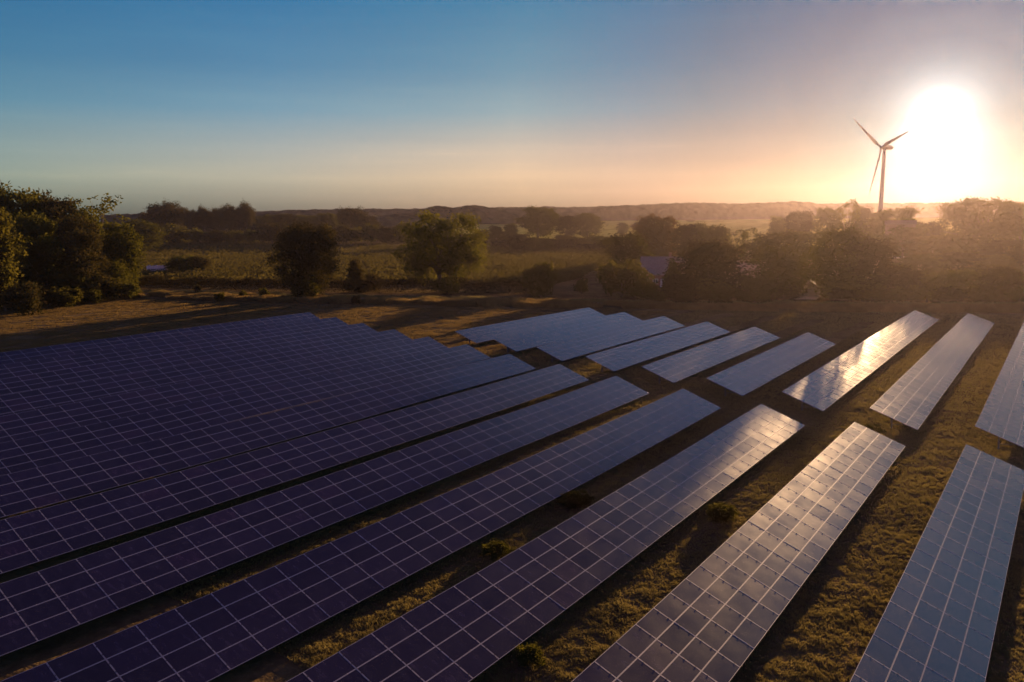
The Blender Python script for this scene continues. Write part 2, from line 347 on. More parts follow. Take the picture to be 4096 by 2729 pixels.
def frame_at(x, yc):
    """origin and axes of the table plane at x"""
    lev = lambda q: float(table_level(q, yc))+.12*(float(vnoise(q, yc*9, 14, 77))-.5)      # each table sags its own way
    z = lev(x); dz = lev(x+.5)-lev(x-.5)
    ex = Vector((1, 0, dz)).normalized(); ey = Vector((0, math.cos(TILT), math.sin(TILT)))
    ey = (ey-ex*ey.dot(ex)).normalized(); n = ex.cross(ey)
    return Vector((x, yc, z)), ex, ey, n
def project(p):
    d = Vector(p)-Vector((0, 0, CAM_H)); w = d.dot(_f)
    if w < 1: return None
    return (512+768*d.dot(_r)/w, 341-768*d.dot(_u)/w, w)
def in_view(p, m=25):
    q = project(p); return q is not None and -m < q[0] < 1024+m and -m < q[1] < 682+m
def solar_array(k, x0, x1, label, group, posts_from):
    yc = ROW_Y(k); nc = max(1, round((x1-x0)/PW)); x0 = x1-nc*PW if posts_from == 'end' else x0
    xm = (x0+x0+nc*PW)/2
    root = thing('solar_array', label, 'solar array', (xm, yc, float(ground(xm, yc))), 0, group)
    inv = Matrix.Translation(-root.location)
    cells = []
    for c in range(nc):
        x = x0+(c+.5)*PW; o, ex, ey, n = frame_at(x, yc)
        for r in range(4):
            p = o+ey*((1.5-r)*PH)
            a, b_ = rng.normal(0, .0012, 2)
            ex2 = (ex+n*a).normalized(); ey2 = (ey+n*b_); ey2 = (ey2-ex2*ey2.dot(ex2)).normalized(); n2 = ex2.cross(ey2)
            p = p+n*rng.normal(0, .0015)
            M = Matrix(((ex2.x, ey2.x, n2.x, p.x), (ex2.y, ey2.y, n2.y, p.y), (ex2.z, ey2.z, n2.z, p.z), (0, 0, 0, 1)))
            q = project(p); cells.append((q[2] if in_view(p) else 1e6+(q[2] if q else 0), M))
    cells.sort(key=lambda t: t[0])
    for d, M in cells[:100]:
        o = link('solar_panel', PANEL, root); o.matrix_local = inv @ M
    rest = cells[100:]
    if rest:
        vs, fs = [], []
        V4 = np.concatenate([PV, np.ones((len(PV), 1))], 1)
        for i, (d, M) in enumerate(rest): vs.append((V4 @ np.array(inv @ M).T)[:, :3])
        nv = len(PV); quads = np.array([f for f in PB_.f])
        F = np.concatenate([quads+i*nv for i in range(len(rest))])
        o = link('solar_panel', mesh_from('solar_panel', np.concatenate(vs), F, PANEL_MATS, fmat=np.tile(PM, len(rest))), root)
        o['kind'] = 'stuff'
    # two rails under the modules, a post with rafter and brace every fourth module
    xs = [x0+.1+i*(nc*PW-.2)/max(2, nc//2) for i in range(max(2, nc//2)+1)]
    for s in (-1.15, 1.15):
        pts = []
        for x in xs:
            o, ex, ey, n = frame_at(x, yc); pts.append(o+ey*s-n*.085-root.location)
        b = MB(); b.tube(pts, .055, 4); b.build('rail', M_STEEL, root)
    npst = max(2, round(nc/4)+1)
    for i in range(npst):
        x = x0+1.1+i*(nc*PW-2.2)/(npst-1); o, ex, ey, n = frame_at(x, yc)
        if not in_view(o, 60): continue
        g = float(ground(x, yc))-.3
        foot = Vector((x, yc+.25, g)); top = o+ey*.25-n*.2
        b = MB(); b.tube([foot-root.location, top-root.location], [.085, .085], 4); b.build('post', M_STEEL, root)
        b = MB(); b.tube([o+ey*1.7-n*.16-root.location, o-ey*1.7-n*.16-root.location], .05, 4)
        b.tube([Vector((x+.12, yc+.25, g+.65))-root.location, o-ey*1.25-n*.2-root.location], .035, 4)
        b.build('support_frame', M_STEEL, root)
    return root
ORD = ['', 'second', 'third', 'fourth', 'fifth', 'sixth', 'seventh', 'eighth', 'ninth', 'tenth', 'eleventh', 'twelfth', 'thirteenth']
NEAR_X = [(26, 63.05), (20, 64.74), (14, 66.06), (7.5, 67.52), (9, 68.89), (10, 70.58), (13, 72.09), (15, 73.85), (18, 75.5), (21, 77.17), (23.5, 78.58), (26.5, 80.31), (28, 81.7)]
NEAR_L = ['pale blue solar array cut off at the bottom right, rightmost of the near block',
          'grey-brown glossy solar array at the bottom, second from the right in the near block',
          'golden-glared solar array, third from the right in the near block',
          'long navy solar array through the bottom centre, fourth from the right in the near block',
          'long navy solar array, fifth from the right in the near block, below the weeds',
          'long navy solar array, sixth from the right in the near block, above the weeds',
          'dark solar array, seventh from the right in the near block',
          'dark overlapping solar array, eighth from the right in the near block',
          'dark overlapping solar array, ninth from the right in the near block',
          'dark overlapping solar array, tenth from the right in the near block',
          'dark overlapping solar array, third from the meadow at the back of the near block',
          'dark overlapping solar array, next to the last at the back of the near block',
          'rearmost dark blue solar array of the near block, against the golden meadow']
for k, (a, b_) in enumerate(NEAR_X): solar_array(k, a, b_, NEAR_L[k], 'solar arrays of the near block', 'end')
FAR_X = [(69.04, 139), (70.35, 143.2), (71.9, 145.69), (73.22, 109.74), (74.69, 111.4), (76.15, 112.89), (77.71, 114.54), (79.23, 116.16), (80.99, 117.62)]
FAR_L = ['pale solar array cut off by the right picture edge, rightmost of the far block',
         'long pale solar array with glinting seams, second from the right, far block',
         'long solar array with golden near end, third from the right, far block',
         'shorter solar array with dappled glare, fourth from the right in the far block',
         'pale solar array with a streaked right end, fifth from the right, far block',
         'pale blue solar array left of the streaked one, in the far block',
         'pale blue solar array, third from the left in the far block',
         'pale blue solar array, next to the leftmost in the far block',
         'leftmost rear solar array of the far block, its corner post standing on sunlit grass']
for k, (a, b_) in enumerate(FAR_X): solar_array(k, a, b_, FAR_L[k], 'solar arrays of the far block', 'start')

# ------------------------------------------------------------------ trees, shrubs, hedges
def rand_dir(rg, n):
    v = rg.normal(size=(n, 3)); return v/np.linalg.norm(v, axis=1)[:, None]
def leaves(cen, size, rg, up=.25, outward=None):
    """one small diamond per leaf spray"""
    n = len(cen); nr = rand_dir(rg, n); nr[:, 2] += up
    if outward is not None: nr += .5*outward
    nr /= np.linalg.norm(nr, axis=1)[:, None]
    t = np.cross(nr, rand_dir(rg, n)); t /= np.linalg.norm(t, axis=1)[:, None]+1e-9; b = np.cross(nr, t)
    s = size[:, None]*rg.uniform(.6, 1.4, (n, 1)); a = .55
    V = np.stack([cen-t*s, cen-b*s*a+nr*s*.15, cen+t*s, cen+b*s*a+nr*s*.15], 1).reshape(-1, 3)
    F = np.arange(4*n).reshape(n, 4)
    return V, F
def lobed(lobes, n, rg, aspect, leaf, shell=.30, twig=9, spread=.035, gap=.35):
    """leaf sprays gathered on twigs over the outer part of each lobe (unit tree: 1 high, 1 wide; aspect = height/width)"""
    L = np.array(lobes, float); w = (L[:, 3]*L[:, 4]+L[:, 3]*L[:, 5]+L[:, 4]*L[:, 5]); w /= w.sum()
    m = max(1, n//twig); idx = rg.choice(len(L), m, p=w); d = rand_dir(rg, m)
    d[:, 2] = np.where((d[:, 2] < -.3) & (rg.random(m) < .6), -d[:, 2], d[:, 2])
    r = 1-shell*rg.random(m)**1.4
    # bumps and gaps on the lobe
    ph = 3*L[idx, 0]*17+d[:, 0]*4.1+d[:, 2]*3.3; bump = .85+.22*np.sin(ph*1.7+d[:, 1]*5)+.12*np.sin(ph*4.3)
    keep = rg.random(m) > gap*(np.sin(d[:, 0]*7+L[idx, 2]*40)*np.sin(d[:, 1]*7+L[idx, 0]*31)*np.sin(d[:, 2]*7+1) > .12)
    tw = (L[idx, :3]+d*L[idx, 3:]*(r*bump)[:, None])[keep]; dd = d[keep]
    c = np.repeat(tw, twig, 0)+rg.normal(size=(len(tw)*twig, 3))*np.array([spread*aspect, spread*aspect, spread*.8])
    o = np.repeat(dd, twig, 0)
    return c, np.full(len(c), leaf), o
def crown_points(kind, rg, aspect):
    """lobes (centre, radii) of the unit crown and limb targets"""
    lb = []
    def ring(n, z0, z1, R, rr, rz=None, jit=.05, power=1.0):
        for i in range(n):
            z = z0+(z1-z0)*((i+rg.random()*.8)/n)**power; t = (z-.5*(z0+z1))/(.5*(z1-z0)+1e-6)
            rad = R*math.sqrt(max(.05, 1-t*t*.85))*rg.uniform(.62, 1.12); a = i*2.39996+rg.uniform(-.4, .4)
            q = rr*rg.uniform(.6, 1.4)
            lb.append((rad*math.cos(a), rad*math.sin(a), z, q, q, (rz or rr/aspect*1.0)*q/rr*rg.uniform(.85, 1.15)))
    if kind == 'round':
        ring(28, .13, .92, .35, .15, .12); lb.append((0, 0, .55, .3, .3, .3))
    elif kind == 'oval':
        ring(26, .08, .93, .34, .16, .11); lb.append((0, 0, .5, .28, .28, .36))
    elif kind == 'maple':
        ring(36, .12, .90, .38, .13, .11); lb.append((0, 0, .52, .34, .34, .33))
    elif kind == 'open':
        ring(36, .32, .93, .39, .13, .105); ring(16, .20, .5, .42, .10, .09); lb.append((.0, 0, .62, .25, .25, .2))
    elif kind == 'sparse':
        ring(16, .45, .95, .36, .10, .07); ring(6, .2, .5, .3, .1, .08)
    elif kind == 'upright':
        for i in range(9):
            a = i*2.4; rad = .36*math.sqrt((i+.3)/9); h = rg.uniform(.78, 1.0)-.25*rad
            lb.append((rad*math.cos(a), rad*math.sin(a), .1+h*.44, .17, .17, h*.44))
    elif kind == 'conical':
        for i in range(16):
            z = .08+.86*i/16; R = .42*(1-z)**.8; nn = 5 if z < .7 else 3
            for j in range(nn):
                a = j*6.283/nn+i*1.1+rg.uniform(-.3, .3); rad = R*rg.uniform(.55, .85)
                lb.append((rad*math.cos(a), rad*math.sin(a), z, .05+R*.3, .05+R*.3, .06))
        lb.append((0, 0, .93, .05, .05, .08))
    elif kind == 'shrub':
        ring(12, .18, .72, .32, .17, .2)
        for i in range(10):
            a = rg.uniform(0, 6.28); rad = rg.uniform(.05, .38); lb.append((rad*math.cos(a), rad*math.sin(a), rg.uniform(.55, .88), .06, .06, .15))
    return lb
SPEC = {  # leaves, leaf half-length (of the height), aspect height/width, shell, trunk kind
    'round': (9500, .0175, 1.5, .45), 'oval': (9500, .0175, 1.9, .45), 'maple': (24000, .0135, 1.2, .5), 'open': (24000, .0135, .95, .5),
    'sparse': (2000, .016, 1.7, .8), 'upright': (15000, .018, 1.3, .6), 'conical': (5500, .022, 1.9, .6), 'shrub': (3600, .048, .7, .6)}
LEAF_OF = {'round': [M_LEAF, M_LEAF_D, M_LEAF], 'oval': [M_LEAF_Y, M_LEAF, M_LEAF_D], 'maple': [M_LEAF_D, M_LEAF_R], 'open': [M_LEAF_LIT, M_LEAF], 'sparse': [M_LEAF, M_LEAF_Y], 'upright': [M_LEAF_D, M_LEAF_D], 'conical': [M_LEAF_D, M_LEAF], 'shrub': [M_LEAF_Y, M_LEAF, M_LEAF_D]}
def tree_meshes(kind, seed):
    rg = np.random.default_rng(seed*101+hash_kind[kind]); n, leaf, asp, shell = SPEC[kind]
    lb = crown_points(kind, rg, asp)
    c, s, o = lobed(lb, n, rg, asp, leaf, shell=shell, spread=.03 if kind != 'shrub' else .06, gap=.4 if kind in ('open', 'sparse') else .3)
    c[:, 2] = np.clip(c[:, 2], .01, None)
    c[:, 2] *= 1/np.percentile(c[:, 2], 99.7)
    # sprays are laid out in a 1 x 1 x 1 box; leaf shape is corrected for the tree's own aspect when it is scaled
    V, F = leaves(c*np.array([1/asp, 1/asp, 1]), s, rg, outward=o); V[:, :2] *= asp
    crown = mesh_from(kind+'_crown', V, F, [LEAF_OF[kind][seed % len(LEAF_OF[kind])]])
    b = MB(); k = asp
    r0 = {'open': .022, 'maple': .024, 'sparse': .016, 'shrub': .016, 'upright': .014, 'conical': .012}.get(kind, .018)
    tops = sorted(lb, key=lambda q: -q[3])[:1]+[lb[i] for i in rg.choice(len(lb), min(len(lb), {'sparse': 18, 'open': 16, 'maple': 14, 'shrub': 8}.get(kind, 9)), replace=False)]
    def xy(p): return (p[0], p[1], p[2])
    starts = [(0, 0)] if kind != 'open' else [(-.035, .02), (.06, -.03)]
    for sx, sy in starts:
        hh = {'shrub': .45, 'conical': .97, 'upright': .7}.get(kind, .62)
        pts = [(sx*.5, sy*.5, -.02), (sx, sy, .12), (sx*1.5+rg.normal(0, .012), sy*1.5+rg.normal(0, .012), .3*hh/.62), (sx*2.4+rg.normal(0, .02), sy*2.4, hh)]
        b.tube(pts, [r0*1.35, r0, r0*.8, r0*.25], 7)
    for i, t in enumerate(tops):
        sx, sy = starts[i % len(starts)]; z0 = rg.uniform(.16, .36) if kind != 'shrub' else .03
        e = Vector(xy(t)); m = Vector((sx*1.4, sy*1.4, z0)); mid = m.lerp(e, .5)+Vector((0, 0, .04))
        b.tube([m, mid, e], [r0*.55, r0*.35, r0*.12], 5)
    for i, v in enumerate(b.v): pass
    tv = np.array(b.v)
    trunk = b.mesh(kind+'_trunk', [M_BARK_P if kind in ('sparse', 'oval') else M_BARK], True)
    return crown, trunk
hash_kind = {k: i*13+5 for i, k in enumerate(SPEC)}
PROTO = {}
def proto(kind, i):
    if (kind, i) not in PROTO: PROTO[(kind, i)] = tree_meshes(kind, i)
    return PROTO[(kind, i)]
NAMES = {'round': 'broadleaf_tree', 'oval': 'broadleaf_tree', 'maple': 'broadleaf_tree', 'open': 'broadleaf_tree', 'sparse': 'thin_leaved_tree', 'upright': 'poplar_tree', 'conical': 'conifer_tree', 'shrub': 'shrub'}
NVAR = {'round': 6, 'oval': 6, 'maple': 2, 'open': 2, 'sparse': 3, 'upright': 3, 'conical': 3, 'shrub': 6}
cnt = {}
rt = random.Random(11)
def plant(kind, x, y, h, w, label, cat='tree', group=None, var=None, rz=None):
    i = cnt.get(kind, 0); cnt[kind] = i+1; v = i % NVAR[kind] if var is None else var
    crown, trunk = proto(kind, v)
    root = thing(NAMES[kind], label, cat, (x, y, float(ground(x, y))-.05), rt.uniform(0, 6.28) if rz is None else rz, group)
    k = w/.94; root.scale = (k, k, h)
    link('crown' if cat == 'tree' else 'foliage', crown, root); link('trunk' if cat == 'tree' else 'stem', trunk, root)
    return root
TREES = [
    ('oval', 64.5, 174.8, 20.9, 9.9, 'tall tree with sunlit olive leaves at the left picture edge, nearest of the left wood', 'tree', 'trees of the wood at the left edge'),
    ('oval', 74.7, 179.2, 14.9, 9.8, 'mid-height tree with drooping sunlit branches and a pale trunk before the left wood', 'tree', 'trees of the wood at the left edge'),
    ('round', 85.5, 218.1, 26.7, 18.2, 'tallest dark crown at the far left of the skyline, behind the left wood edge', 'tree', 'trees of the wood at the left edge'),
    ('round', 94.1, 214.8, 23.7, 15.3, 'broad dark crown right of the tallest one on the left wood skyline', 'tree', 'trees of the wood at the left edge'),
    ('sparse', 102.2, 212.4, 24.7, 17.4, 'tall thin-leaved tree showing sky between its branches above the left wood', 'tree', 'trees of the wood at the left edge'),
    ('round', 95.7, 188.2, 17.4, 10.1, 'rounded dark tree at the right end of the left wood, beside the pale shed', 'tree', 'trees of the wood at the left edge'),
    ('oval', 83.0, 178.8, 16.1, 9.4, 'dark tree in the middle front of the left wood, left of the rounded end tree', 'tree', 'trees of the wood at the left edge'),
    ('round', 80.2, 196.1, 19.8, 13.1, 'dense tree filling the left wood between the edge tree and the drooping one', 'tree', 'trees of the wood at the left edge'),
    ('round', 87.7, 192.7, 18.9, 11.9, 'dense tree filling the left wood below the thin-leaved tall tree', 'tree', 'trees of the wood at the left edge'),
    ('oval', 97.6, 196.2, 14.8, 8.7, 'narrow dark tree between the middle and the rounded end tree of the left wood', 'tree', 'trees of the wood at the left edge'),
    ('oval', 59.2, 175.4, 21.4, 10.4, 'tree standing just outside the left picture edge beside the left wood', 'tree', 'trees of the wood at the left edge'),
    ('shrub', 87.5, 178.5, 5.0, 6.8, 'yellowish shrub at the wood edge just behind the wooden tripod', 'shrub', 'shrubs along the foot of the left wood'),
    ('shrub', 91.1, 176.1, 4.0, 5.1, 'dark shrub at the right end of the left wood edge, by the road', 'shrub', 'shrubs along the foot of the left wood'),
    ('shrub', 63.5, 164.1, 6.1, 9.3, 'wide dark shrub at the bottom left of the left wood', 'shrub', 'shrubs along the foot of the left wood'),
    ('shrub', 74.9, 172.1, 4.3, 7.4, 'low shrub at the foot of the drooping tree with the pale trunk', 'shrub', 'shrubs along the foot of the left wood'),
    ('shrub', 81.2, 174.9, 3.2, 5.8, 'low shrub at the wood edge, left of the wooden tripod', 'shrub', 'shrubs along the foot of the left wood'),
    ('shrub', 114.8, 211.6, 2.8, 7.4, 'low dark shrub in front of the pale shed by the plantation', 'shrub', 'shrubs along the foot of the left wood'),
    ('upright', 342.6, 596.2, 26.7, 33.4, 'broad poplar clump, widest of the dark group on the left skyline', 'tree', 'poplars on the left skyline'),
    ('upright', 346.2, 625.7, 17.8, 21.8, 'lower dark tree at the left foot of the broad poplar clump', 'tree', 'poplars on the left skyline'),
    ('upright', 354.6, 579.7, 21.3, 14.1, 'slender dark poplar in the row between the broad clump and the tall end poplar', 'tree', 'slender poplars in the skyline row'),
    ('upright', 361.2, 570.6, 23.0, 15.5, 'slender dark poplar in the row between the broad clump and the tall end poplar', 'tree', 'slender poplars in the skyline row'),
    ('upright', 367.8, 561.5, 22.4, 14.8, 'slender dark poplar in the row between the broad clump and the tall end poplar', 'tree', 'slender poplars in the skyline row'),
    ('upright', 374.3, 552.7, 24.5, 16.2, 'slender dark poplar in the row between the broad clump and the tall end poplar', 'tree', 'slender poplars in the skyline row'),
    ('upright', 380.9, 543.6, 26.6, 16.9, 'tallest poplar at the right end of the row on the left skyline', 'tree', 'poplars on the left skyline'),
    ('round', 223.7, 415.4, 18.3, 26.2, 'low dark tree left of the poplars, behind the rounded end of the left wood', 'tree', None),
    ('round', 429.1, 580.6, 14.7, 27.0, 'dark round tree in the dim row behind the left lone tree, below the skyline', 'tree', 'dark trees in the dim middle row'),
    ('round', 438.2, 568.2, 15.5, 25.5, 'dark round tree in the dim row behind the left lone tree, below the skyline', 'tree', 'dark trees in the dim middle row'),
    ('round', 449.6, 552.6, 14.3, 27.0, 'dark round tree in the dim row behind the left lone tree, below the skyline', 'tree', 'dark trees in the dim middle row'),
    ('round', 460.2, 537.9, 16.2, 27.0, 'dark round tree in the dim row behind the left lone tree, below the skyline', 'tree', 'dark trees in the dim middle row'),
    ('upright', 458.4, 506.1, 21.5, 27.0, 'dark skyline tree right of the left lone tree, tallest of the dim row', 'tree', 'trees behind the plantation'),
    ('round', 467.2, 494.0, 14.1, 22.5, 'lower dark tree right of the tallest skyline tree in the dim row', 'tree', 'trees behind the plantation'),
    ('shrub', 289.9, 496.5, 12.9, 27.1, 'feathery green bush in the row along the back edge of the plantation', 'bush', 'bushes along the back edge of the plantation'),
    ('shrub', 299.5, 483.3, 10.0, 17.0, 'feathery green bush in the row along the back edge of the plantation', 'bush', 'bushes along the back edge of the plantation'),
    ('shrub', 306.4, 473.8, 8.8, 18.7, 'feathery green bush in the row along the back edge of the plantation', 'bush', 'bushes along the back edge of the plantation'),
    ('shrub', 314.2, 463.1, 8.8, 18.7, 'feathery green bush in the row along the back edge of the plantation', 'bush', 'bushes along the back edge of the plantation'),
    ('shrub', 321.2, 453.6, 9.4, 17.0, 'feathery green bush in the row along the back edge of the plantation', 'bush', 'bushes along the back edge of the plantation'),
    ('shrub', 329.4, 442.4, 14.0, 25.4, 'feathery green bush in the row along the back edge of the plantation', 'bush', 'bushes along the back edge of the plantation'),
    ('shrub', 338.0, 430.4, 11.7, 20.4, 'feathery green bush in the row along the back edge of the plantation', 'bush', 'bushes along the back edge of the plantation'),
    ('shrub', 349.9, 414.2, 11.6, 17.0, 'feathery green bush in the row along the back edge of the plantation', 'bush', 'bushes along the back edge of the plantation'),
    ('shrub', 356.5, 405.2, 12.4, 17.6, 'feathery green bush in the row along the back edge of the plantation', 'bush', 'bushes along the back edge of the plantation'),
    ('shrub', 362.9, 396.3, 10.9, 17.0, 'feathery green bush in the row along the back edge of the plantation', 'bush', 'bushes along the back edge of the plantation'),
    ('shrub', 369.0, 388.0, 13.2, 18.7, 'feathery green bush in the row along the back edge of the plantation', 'bush', 'bushes along the back edge of the plantation'),
    ('shrub', 375.6, 378.9, 11.4, 17.0, 'feathery green bush in the row along the back edge of the plantation', 'bush', 'bushes along the back edge of the plantation'),
    ('shrub', 381.5, 370.8, 13.1, 18.7, 'feathery green bush in the row along the back edge of the plantation', 'bush', 'bushes along the back edge of the plantation'),
    ('shrub', 144.5, 244.9, 6.2, 10.4, 'left one of two bushes standing alone in the plantation near the pale shed', 'bush', 'bushes inside the plantation'),
    ('shrub', 150.6, 242.3, 5.7, 8.2, 'right one of two bushes standing alone in the plantation near the pale shed', 'bush', 'bushes inside the plantation'),
    ('maple', 108.8, 134.3, 16.3, 15.0, 'round dark green tree standing alone by the road, left of two big lone trees', 'tree', None),
    ('shrub', 105.6, 131.2, 5.2, 7.9, 'dark bush hiding the trunk foot of the left lone tree', 'bush', None),
    ('open', 141.4, 123.9, 18.8, 22.8, 'biggest lone tree in the middle with a wide sunlit green crown and two trunks', 'tree', None),
    ('shrub', 135.3, 117.5, 3.9, 7.9, 'yellow-green sunlit bush at the foot of the biggest lone tree', 'bush', None),
    ('conical', 127.5, 139.9, 8.0, 6.7, 'small pointed young tree between the two big lone trees', 'tree', None),
    ('shrub', 133.7, 140.1, 4.3, 6.5, 'low bush just right of the small pointed tree between the lone trees', 'bush', None),
    ('round', 67.4, 178.9, 10.0, 9.1, 'low dark tree at the foot of the left wood, at the picture edge', 'tree', 'trees of the wood at the left edge'),
    ('round', 78.8, 178.9, 9.4, 8.7, 'low dark tree beside the drooping one at the front of the left wood', 'tree', 'trees of the wood at the left edge'),
    ('round', 87.2, 182.7, 10.4, 8.1, 'low dark tree right of the middle front tree of the left wood', 'tree', 'trees of the wood at the left edge'),
    ('round', 91.6, 183.0, 8.7, 7.2, 'low dark tree just behind the wooden tripod in the left wood', 'tree', 'trees of the wood at the left edge'),
    ('round', 79.6, 217.5, 25.5, 15.1, 'dark crown cut by the left picture edge on the skyline of the left wood', 'tree', 'trees of the wood at the left edge'),
    ('round', 93.4, 224.4, 25.3, 14.0, 'dark crown between the tallest and the broad one on the left wood skyline', 'tree', 'trees of the wood at the left edge'),
    ('round', 95.0, 204.9, 21.1, 12.2, 'dark crown under the thin-leaved tall tree of the left wood', 'tree', 'trees of the wood at the left edge'),
    ('oval', 397.9, 314.0, 9.3, 11.3, 'small dark tree in the trio just right of the biggest lone tree', 'tree', 'small dark trees right of the biggest lone tree'),
    ('oval', 403.2, 306.6, 11.5, 11.3, 'small dark tree in the trio just right of the biggest lone tree', 'tree', 'small dark trees right of the biggest lone tree'),
    ('oval', 408.5, 299.3, 13.1, 11.3, 'small dark tree in the trio just right of the biggest lone tree', 'tree', 'small dark trees right of the biggest lone tree'),
    ('round', 469.5, 318.8, 22.9, 31.8, 'big round dark tree on the skyline at the picture centre, left of the yellow field', 'tree', None),
    ('round', 482.1, 301.6, 16.4, 17.8, 'smaller round tree between the big centre tree and the pair beside the yellow field', 'tree', 'trees behind the plantation'),
    ('round', 490.9, 289.5, 18.1, 26.0, 'round dark tree at the left end of the yellow field', 'tree', 'trees behind the plantation'),
    ('oval', 342.3, 244.0, 9.0, 14.1, 'feathery young tree in the row below the round trees at the centre', 'tree', 'young trees below the centre round trees'),
    ('oval', 346.9, 237.8, 7.3, 14.6, 'feathery young tree in the row below the round trees at the centre', 'tree', 'young trees below the centre round trees'),
    ('oval', 351.6, 231.3, 6.5, 14.1, 'feathery young tree in the row below the round trees at the centre', 'tree', 'young trees below the centre round trees'),
    ('oval', 356.6, 224.4, 8.3, 15.1, 'feathery young tree in the row below the round trees at the centre', 'tree', 'young trees below the centre round trees'),
    ('oval', 361.4, 217.8, 6.8, 14.1, 'feathery young tree in the row below the round trees at the centre', 'tree', 'young trees below the centre round trees'),
    ('oval', 366.3, 211.1, 7.9, 15.1, 'feathery young tree in the row below the round trees at the centre', 'tree', 'young trees below the centre round trees'),
    ('oval', 371.0, 204.7, 6.7, 11.8, 'feathery young tree in the row below the round trees at the centre', 'tree', 'young trees below the centre round trees'),
    ('shrub', 143.4, 96.9, 7.8, 9.1, 'large dark bush by the road where the plantation ends, right of the biggest lone tree', 'bush', None),
    ('shrub', 157.3, 94.3, 3.7, 3.5, 'small golden sunlit bush right of the large dark roadside bush', 'bush', None),
    ('round', 534.0, 283.4, 9.6, 11.4, 'little lone tree standing in the yellow field', 'tree', None),
    ('shrub', 586.2, 296.2, 8.1, 16.7, 'low dark bush in the yellow field, right of the little lone tree', 'bush', None),
    ('round', 793.5, 338.5, 3.1, 12.2, 'tiny tree in the copse far out in the yellow field', 'tree', 'copse far out in the yellow field'),
    ('round', 799.6, 330.2, 1.1, 14.1, 'tiny tree in the copse far out in the yellow field', 'tree', 'copse far out in the yellow field'),
    ('round', 807.9, 318.8, 0.4, 14.1, 'tiny tree in the copse far out in the yellow field', 'tree', 'copse far out in the yellow field'),
    ('oval', 201.4, 105.4, 13.1, 14.3, 'tall oval tree with a golden rim, left of the grey farmhouse roof', 'tree', 'trees around the farmhouses'),
    ('shrub', 156.2, 83.0, 8.5, 12.5, 'big feathery golden-green bush in front of the farmhouse, left of its roof', 'bush', None),
    ('maple', 279.2, 132.8, 18.2, 19.6, 'reddish crown standing above the grey farmhouse roof', 'tree', 'trees around the farmhouses'),
    ('sparse', 291.2, 133.5, 17.3, 10.5, 'thin-topped tree just right of the reddish crown above the farmhouse roof', 'tree', 'trees around the farmhouses'),
    ('round', 276.3, 119.6, 14.7, 12.2, 'round hazy tree in the line right of the farmhouse roof, under the yellow field', 'tree', 'round hazy trees right of the farmhouse roof'),
    ('round', 279.9, 114.7, 15.0, 12.2, 'round hazy tree in the line right of the farmhouse roof, under the yellow field', 'tree', 'round hazy trees right of the farmhouse roof'),
    ('round', 283.5, 109.8, 14.2, 12.2, 'round hazy tree in the line right of the farmhouse roof, under the yellow field', 'tree', 'round hazy trees right of the farmhouse roof'),
    ('conical', 157.7, 71.2, 9.0, 6.4, 'dark conical tree hiding the right side of the farmhouse', 'tree', 'trees around the farmhouses'),
    ('round', 161.7, 64.7, 12.8, 16.3, 'large hazy tree just right of the farmhouse, reaching down to the road', 'tree', 'trees around the farmhouses'),
    ('sparse', 247.7, 90.1, 13.3, 8.8, 'thin tree with a gap beside it, between the large hazy tree and the yellow field', 'tree', 'trees around the farmhouses'),
    ('round', 167.3, 51.2, 11.8, 15.3, 'round tree with a golden right rim, left of the sunlit yard', 'tree', 'trees around the farmhouses'),
    ('round', 241.7, 72.5, 12.9, 24.0, 'wide hazy tree rising behind the round golden-rimmed one', 'tree', 'trees around the farmhouses'),
    ('sparse', 240.7, 82.5, 14.1, 9.0, 'thin tree in front of the right end of the yellow field', 'tree', 'trees around the farmhouses'),
    ('round', 436.6, 123.2, 19.6, 20.0, 'dome-shaped far tree left of the turbine, with a smaller one at its left', 'tree', 'trees around the farmhouses'),
    ('round', 429.5, 133.0, 17.1, 10.5, 'small dome-shaped tree at the right end of the yellow field', 'tree', 'trees around the farmhouses'),
    ('round', 424.4, 105.6, 21.2, 17.2, 'dome-shaped far tree on the skyline between its twin and the thin-topped tall tree', 'tree', 'trees around the farmhouses'),
    ('sparse', 355.4, 79.8, 24.1, 11.6, 'thin-topped tree rising above the skyline left of the turbine tower', 'tree', 'trees around the farmhouses'),
    ('round', 413.8, 85.7, 21.1, 15.1, 'round hazy tree just left of the turbine tower foot', 'tree', 'trees around the farmhouses'),
    ('round', 428.1, 83.3, 18.5, 11.1, 'low tree right in front of the turbine tower foot', 'tree', 'trees around the farmhouses'),
    ('oval', 173.0, 40.1, 15.5, 11.9, 'hazy tree right of the sunlit yard, below the thin-topped one', 'tree', 'trees around the farmhouses'),
    ('oval', 173.9, 34.5, 13.3, 11.9, 'lower hazy tree in front, below the turbine tower', 'tree', 'trees around the farmhouses'),
    ('round', 362.4, 61.6, 20.4, 23.6, 'broad dome-shaped tree right of the turbine tower, in the sun glow', 'tree', 'trees around the farmhouses'),
    ('oval', 308.8, 40.6, 10.4, 18.4, 'hazy tree below the dark barn, right of the dome tree', 'tree', 'trees around the farmhouses'),
    ('round', 375.8, 51.9, 14.0, 12.4, 'low crown at the left edge of the huge right-hand tree', 'tree', 'trees around the farmhouses'),
    ('open', 424.7, 36.3, 24.7, 40.8, 'huge hazy tree at the right with a wide crown against the glow', 'tree', 'trees around the farmhouses'),
    ('round', 399.5, 19.3, 21.4, 26.2, 'dense tree cut by the right picture edge, beside the huge one', 'tree', 'trees around the farmhouses'),
    ('round', 310.4, 29.9, 9.7, 24.0, 'hazy tree in front of the left half of the huge right-hand tree', 'tree', 'trees around the farmhouses'),
    ('round', 300.6, 17.5, 9.1, 19.9, 'hazy tree in front at the right picture edge', 'tree', 'trees around the farmhouses'),
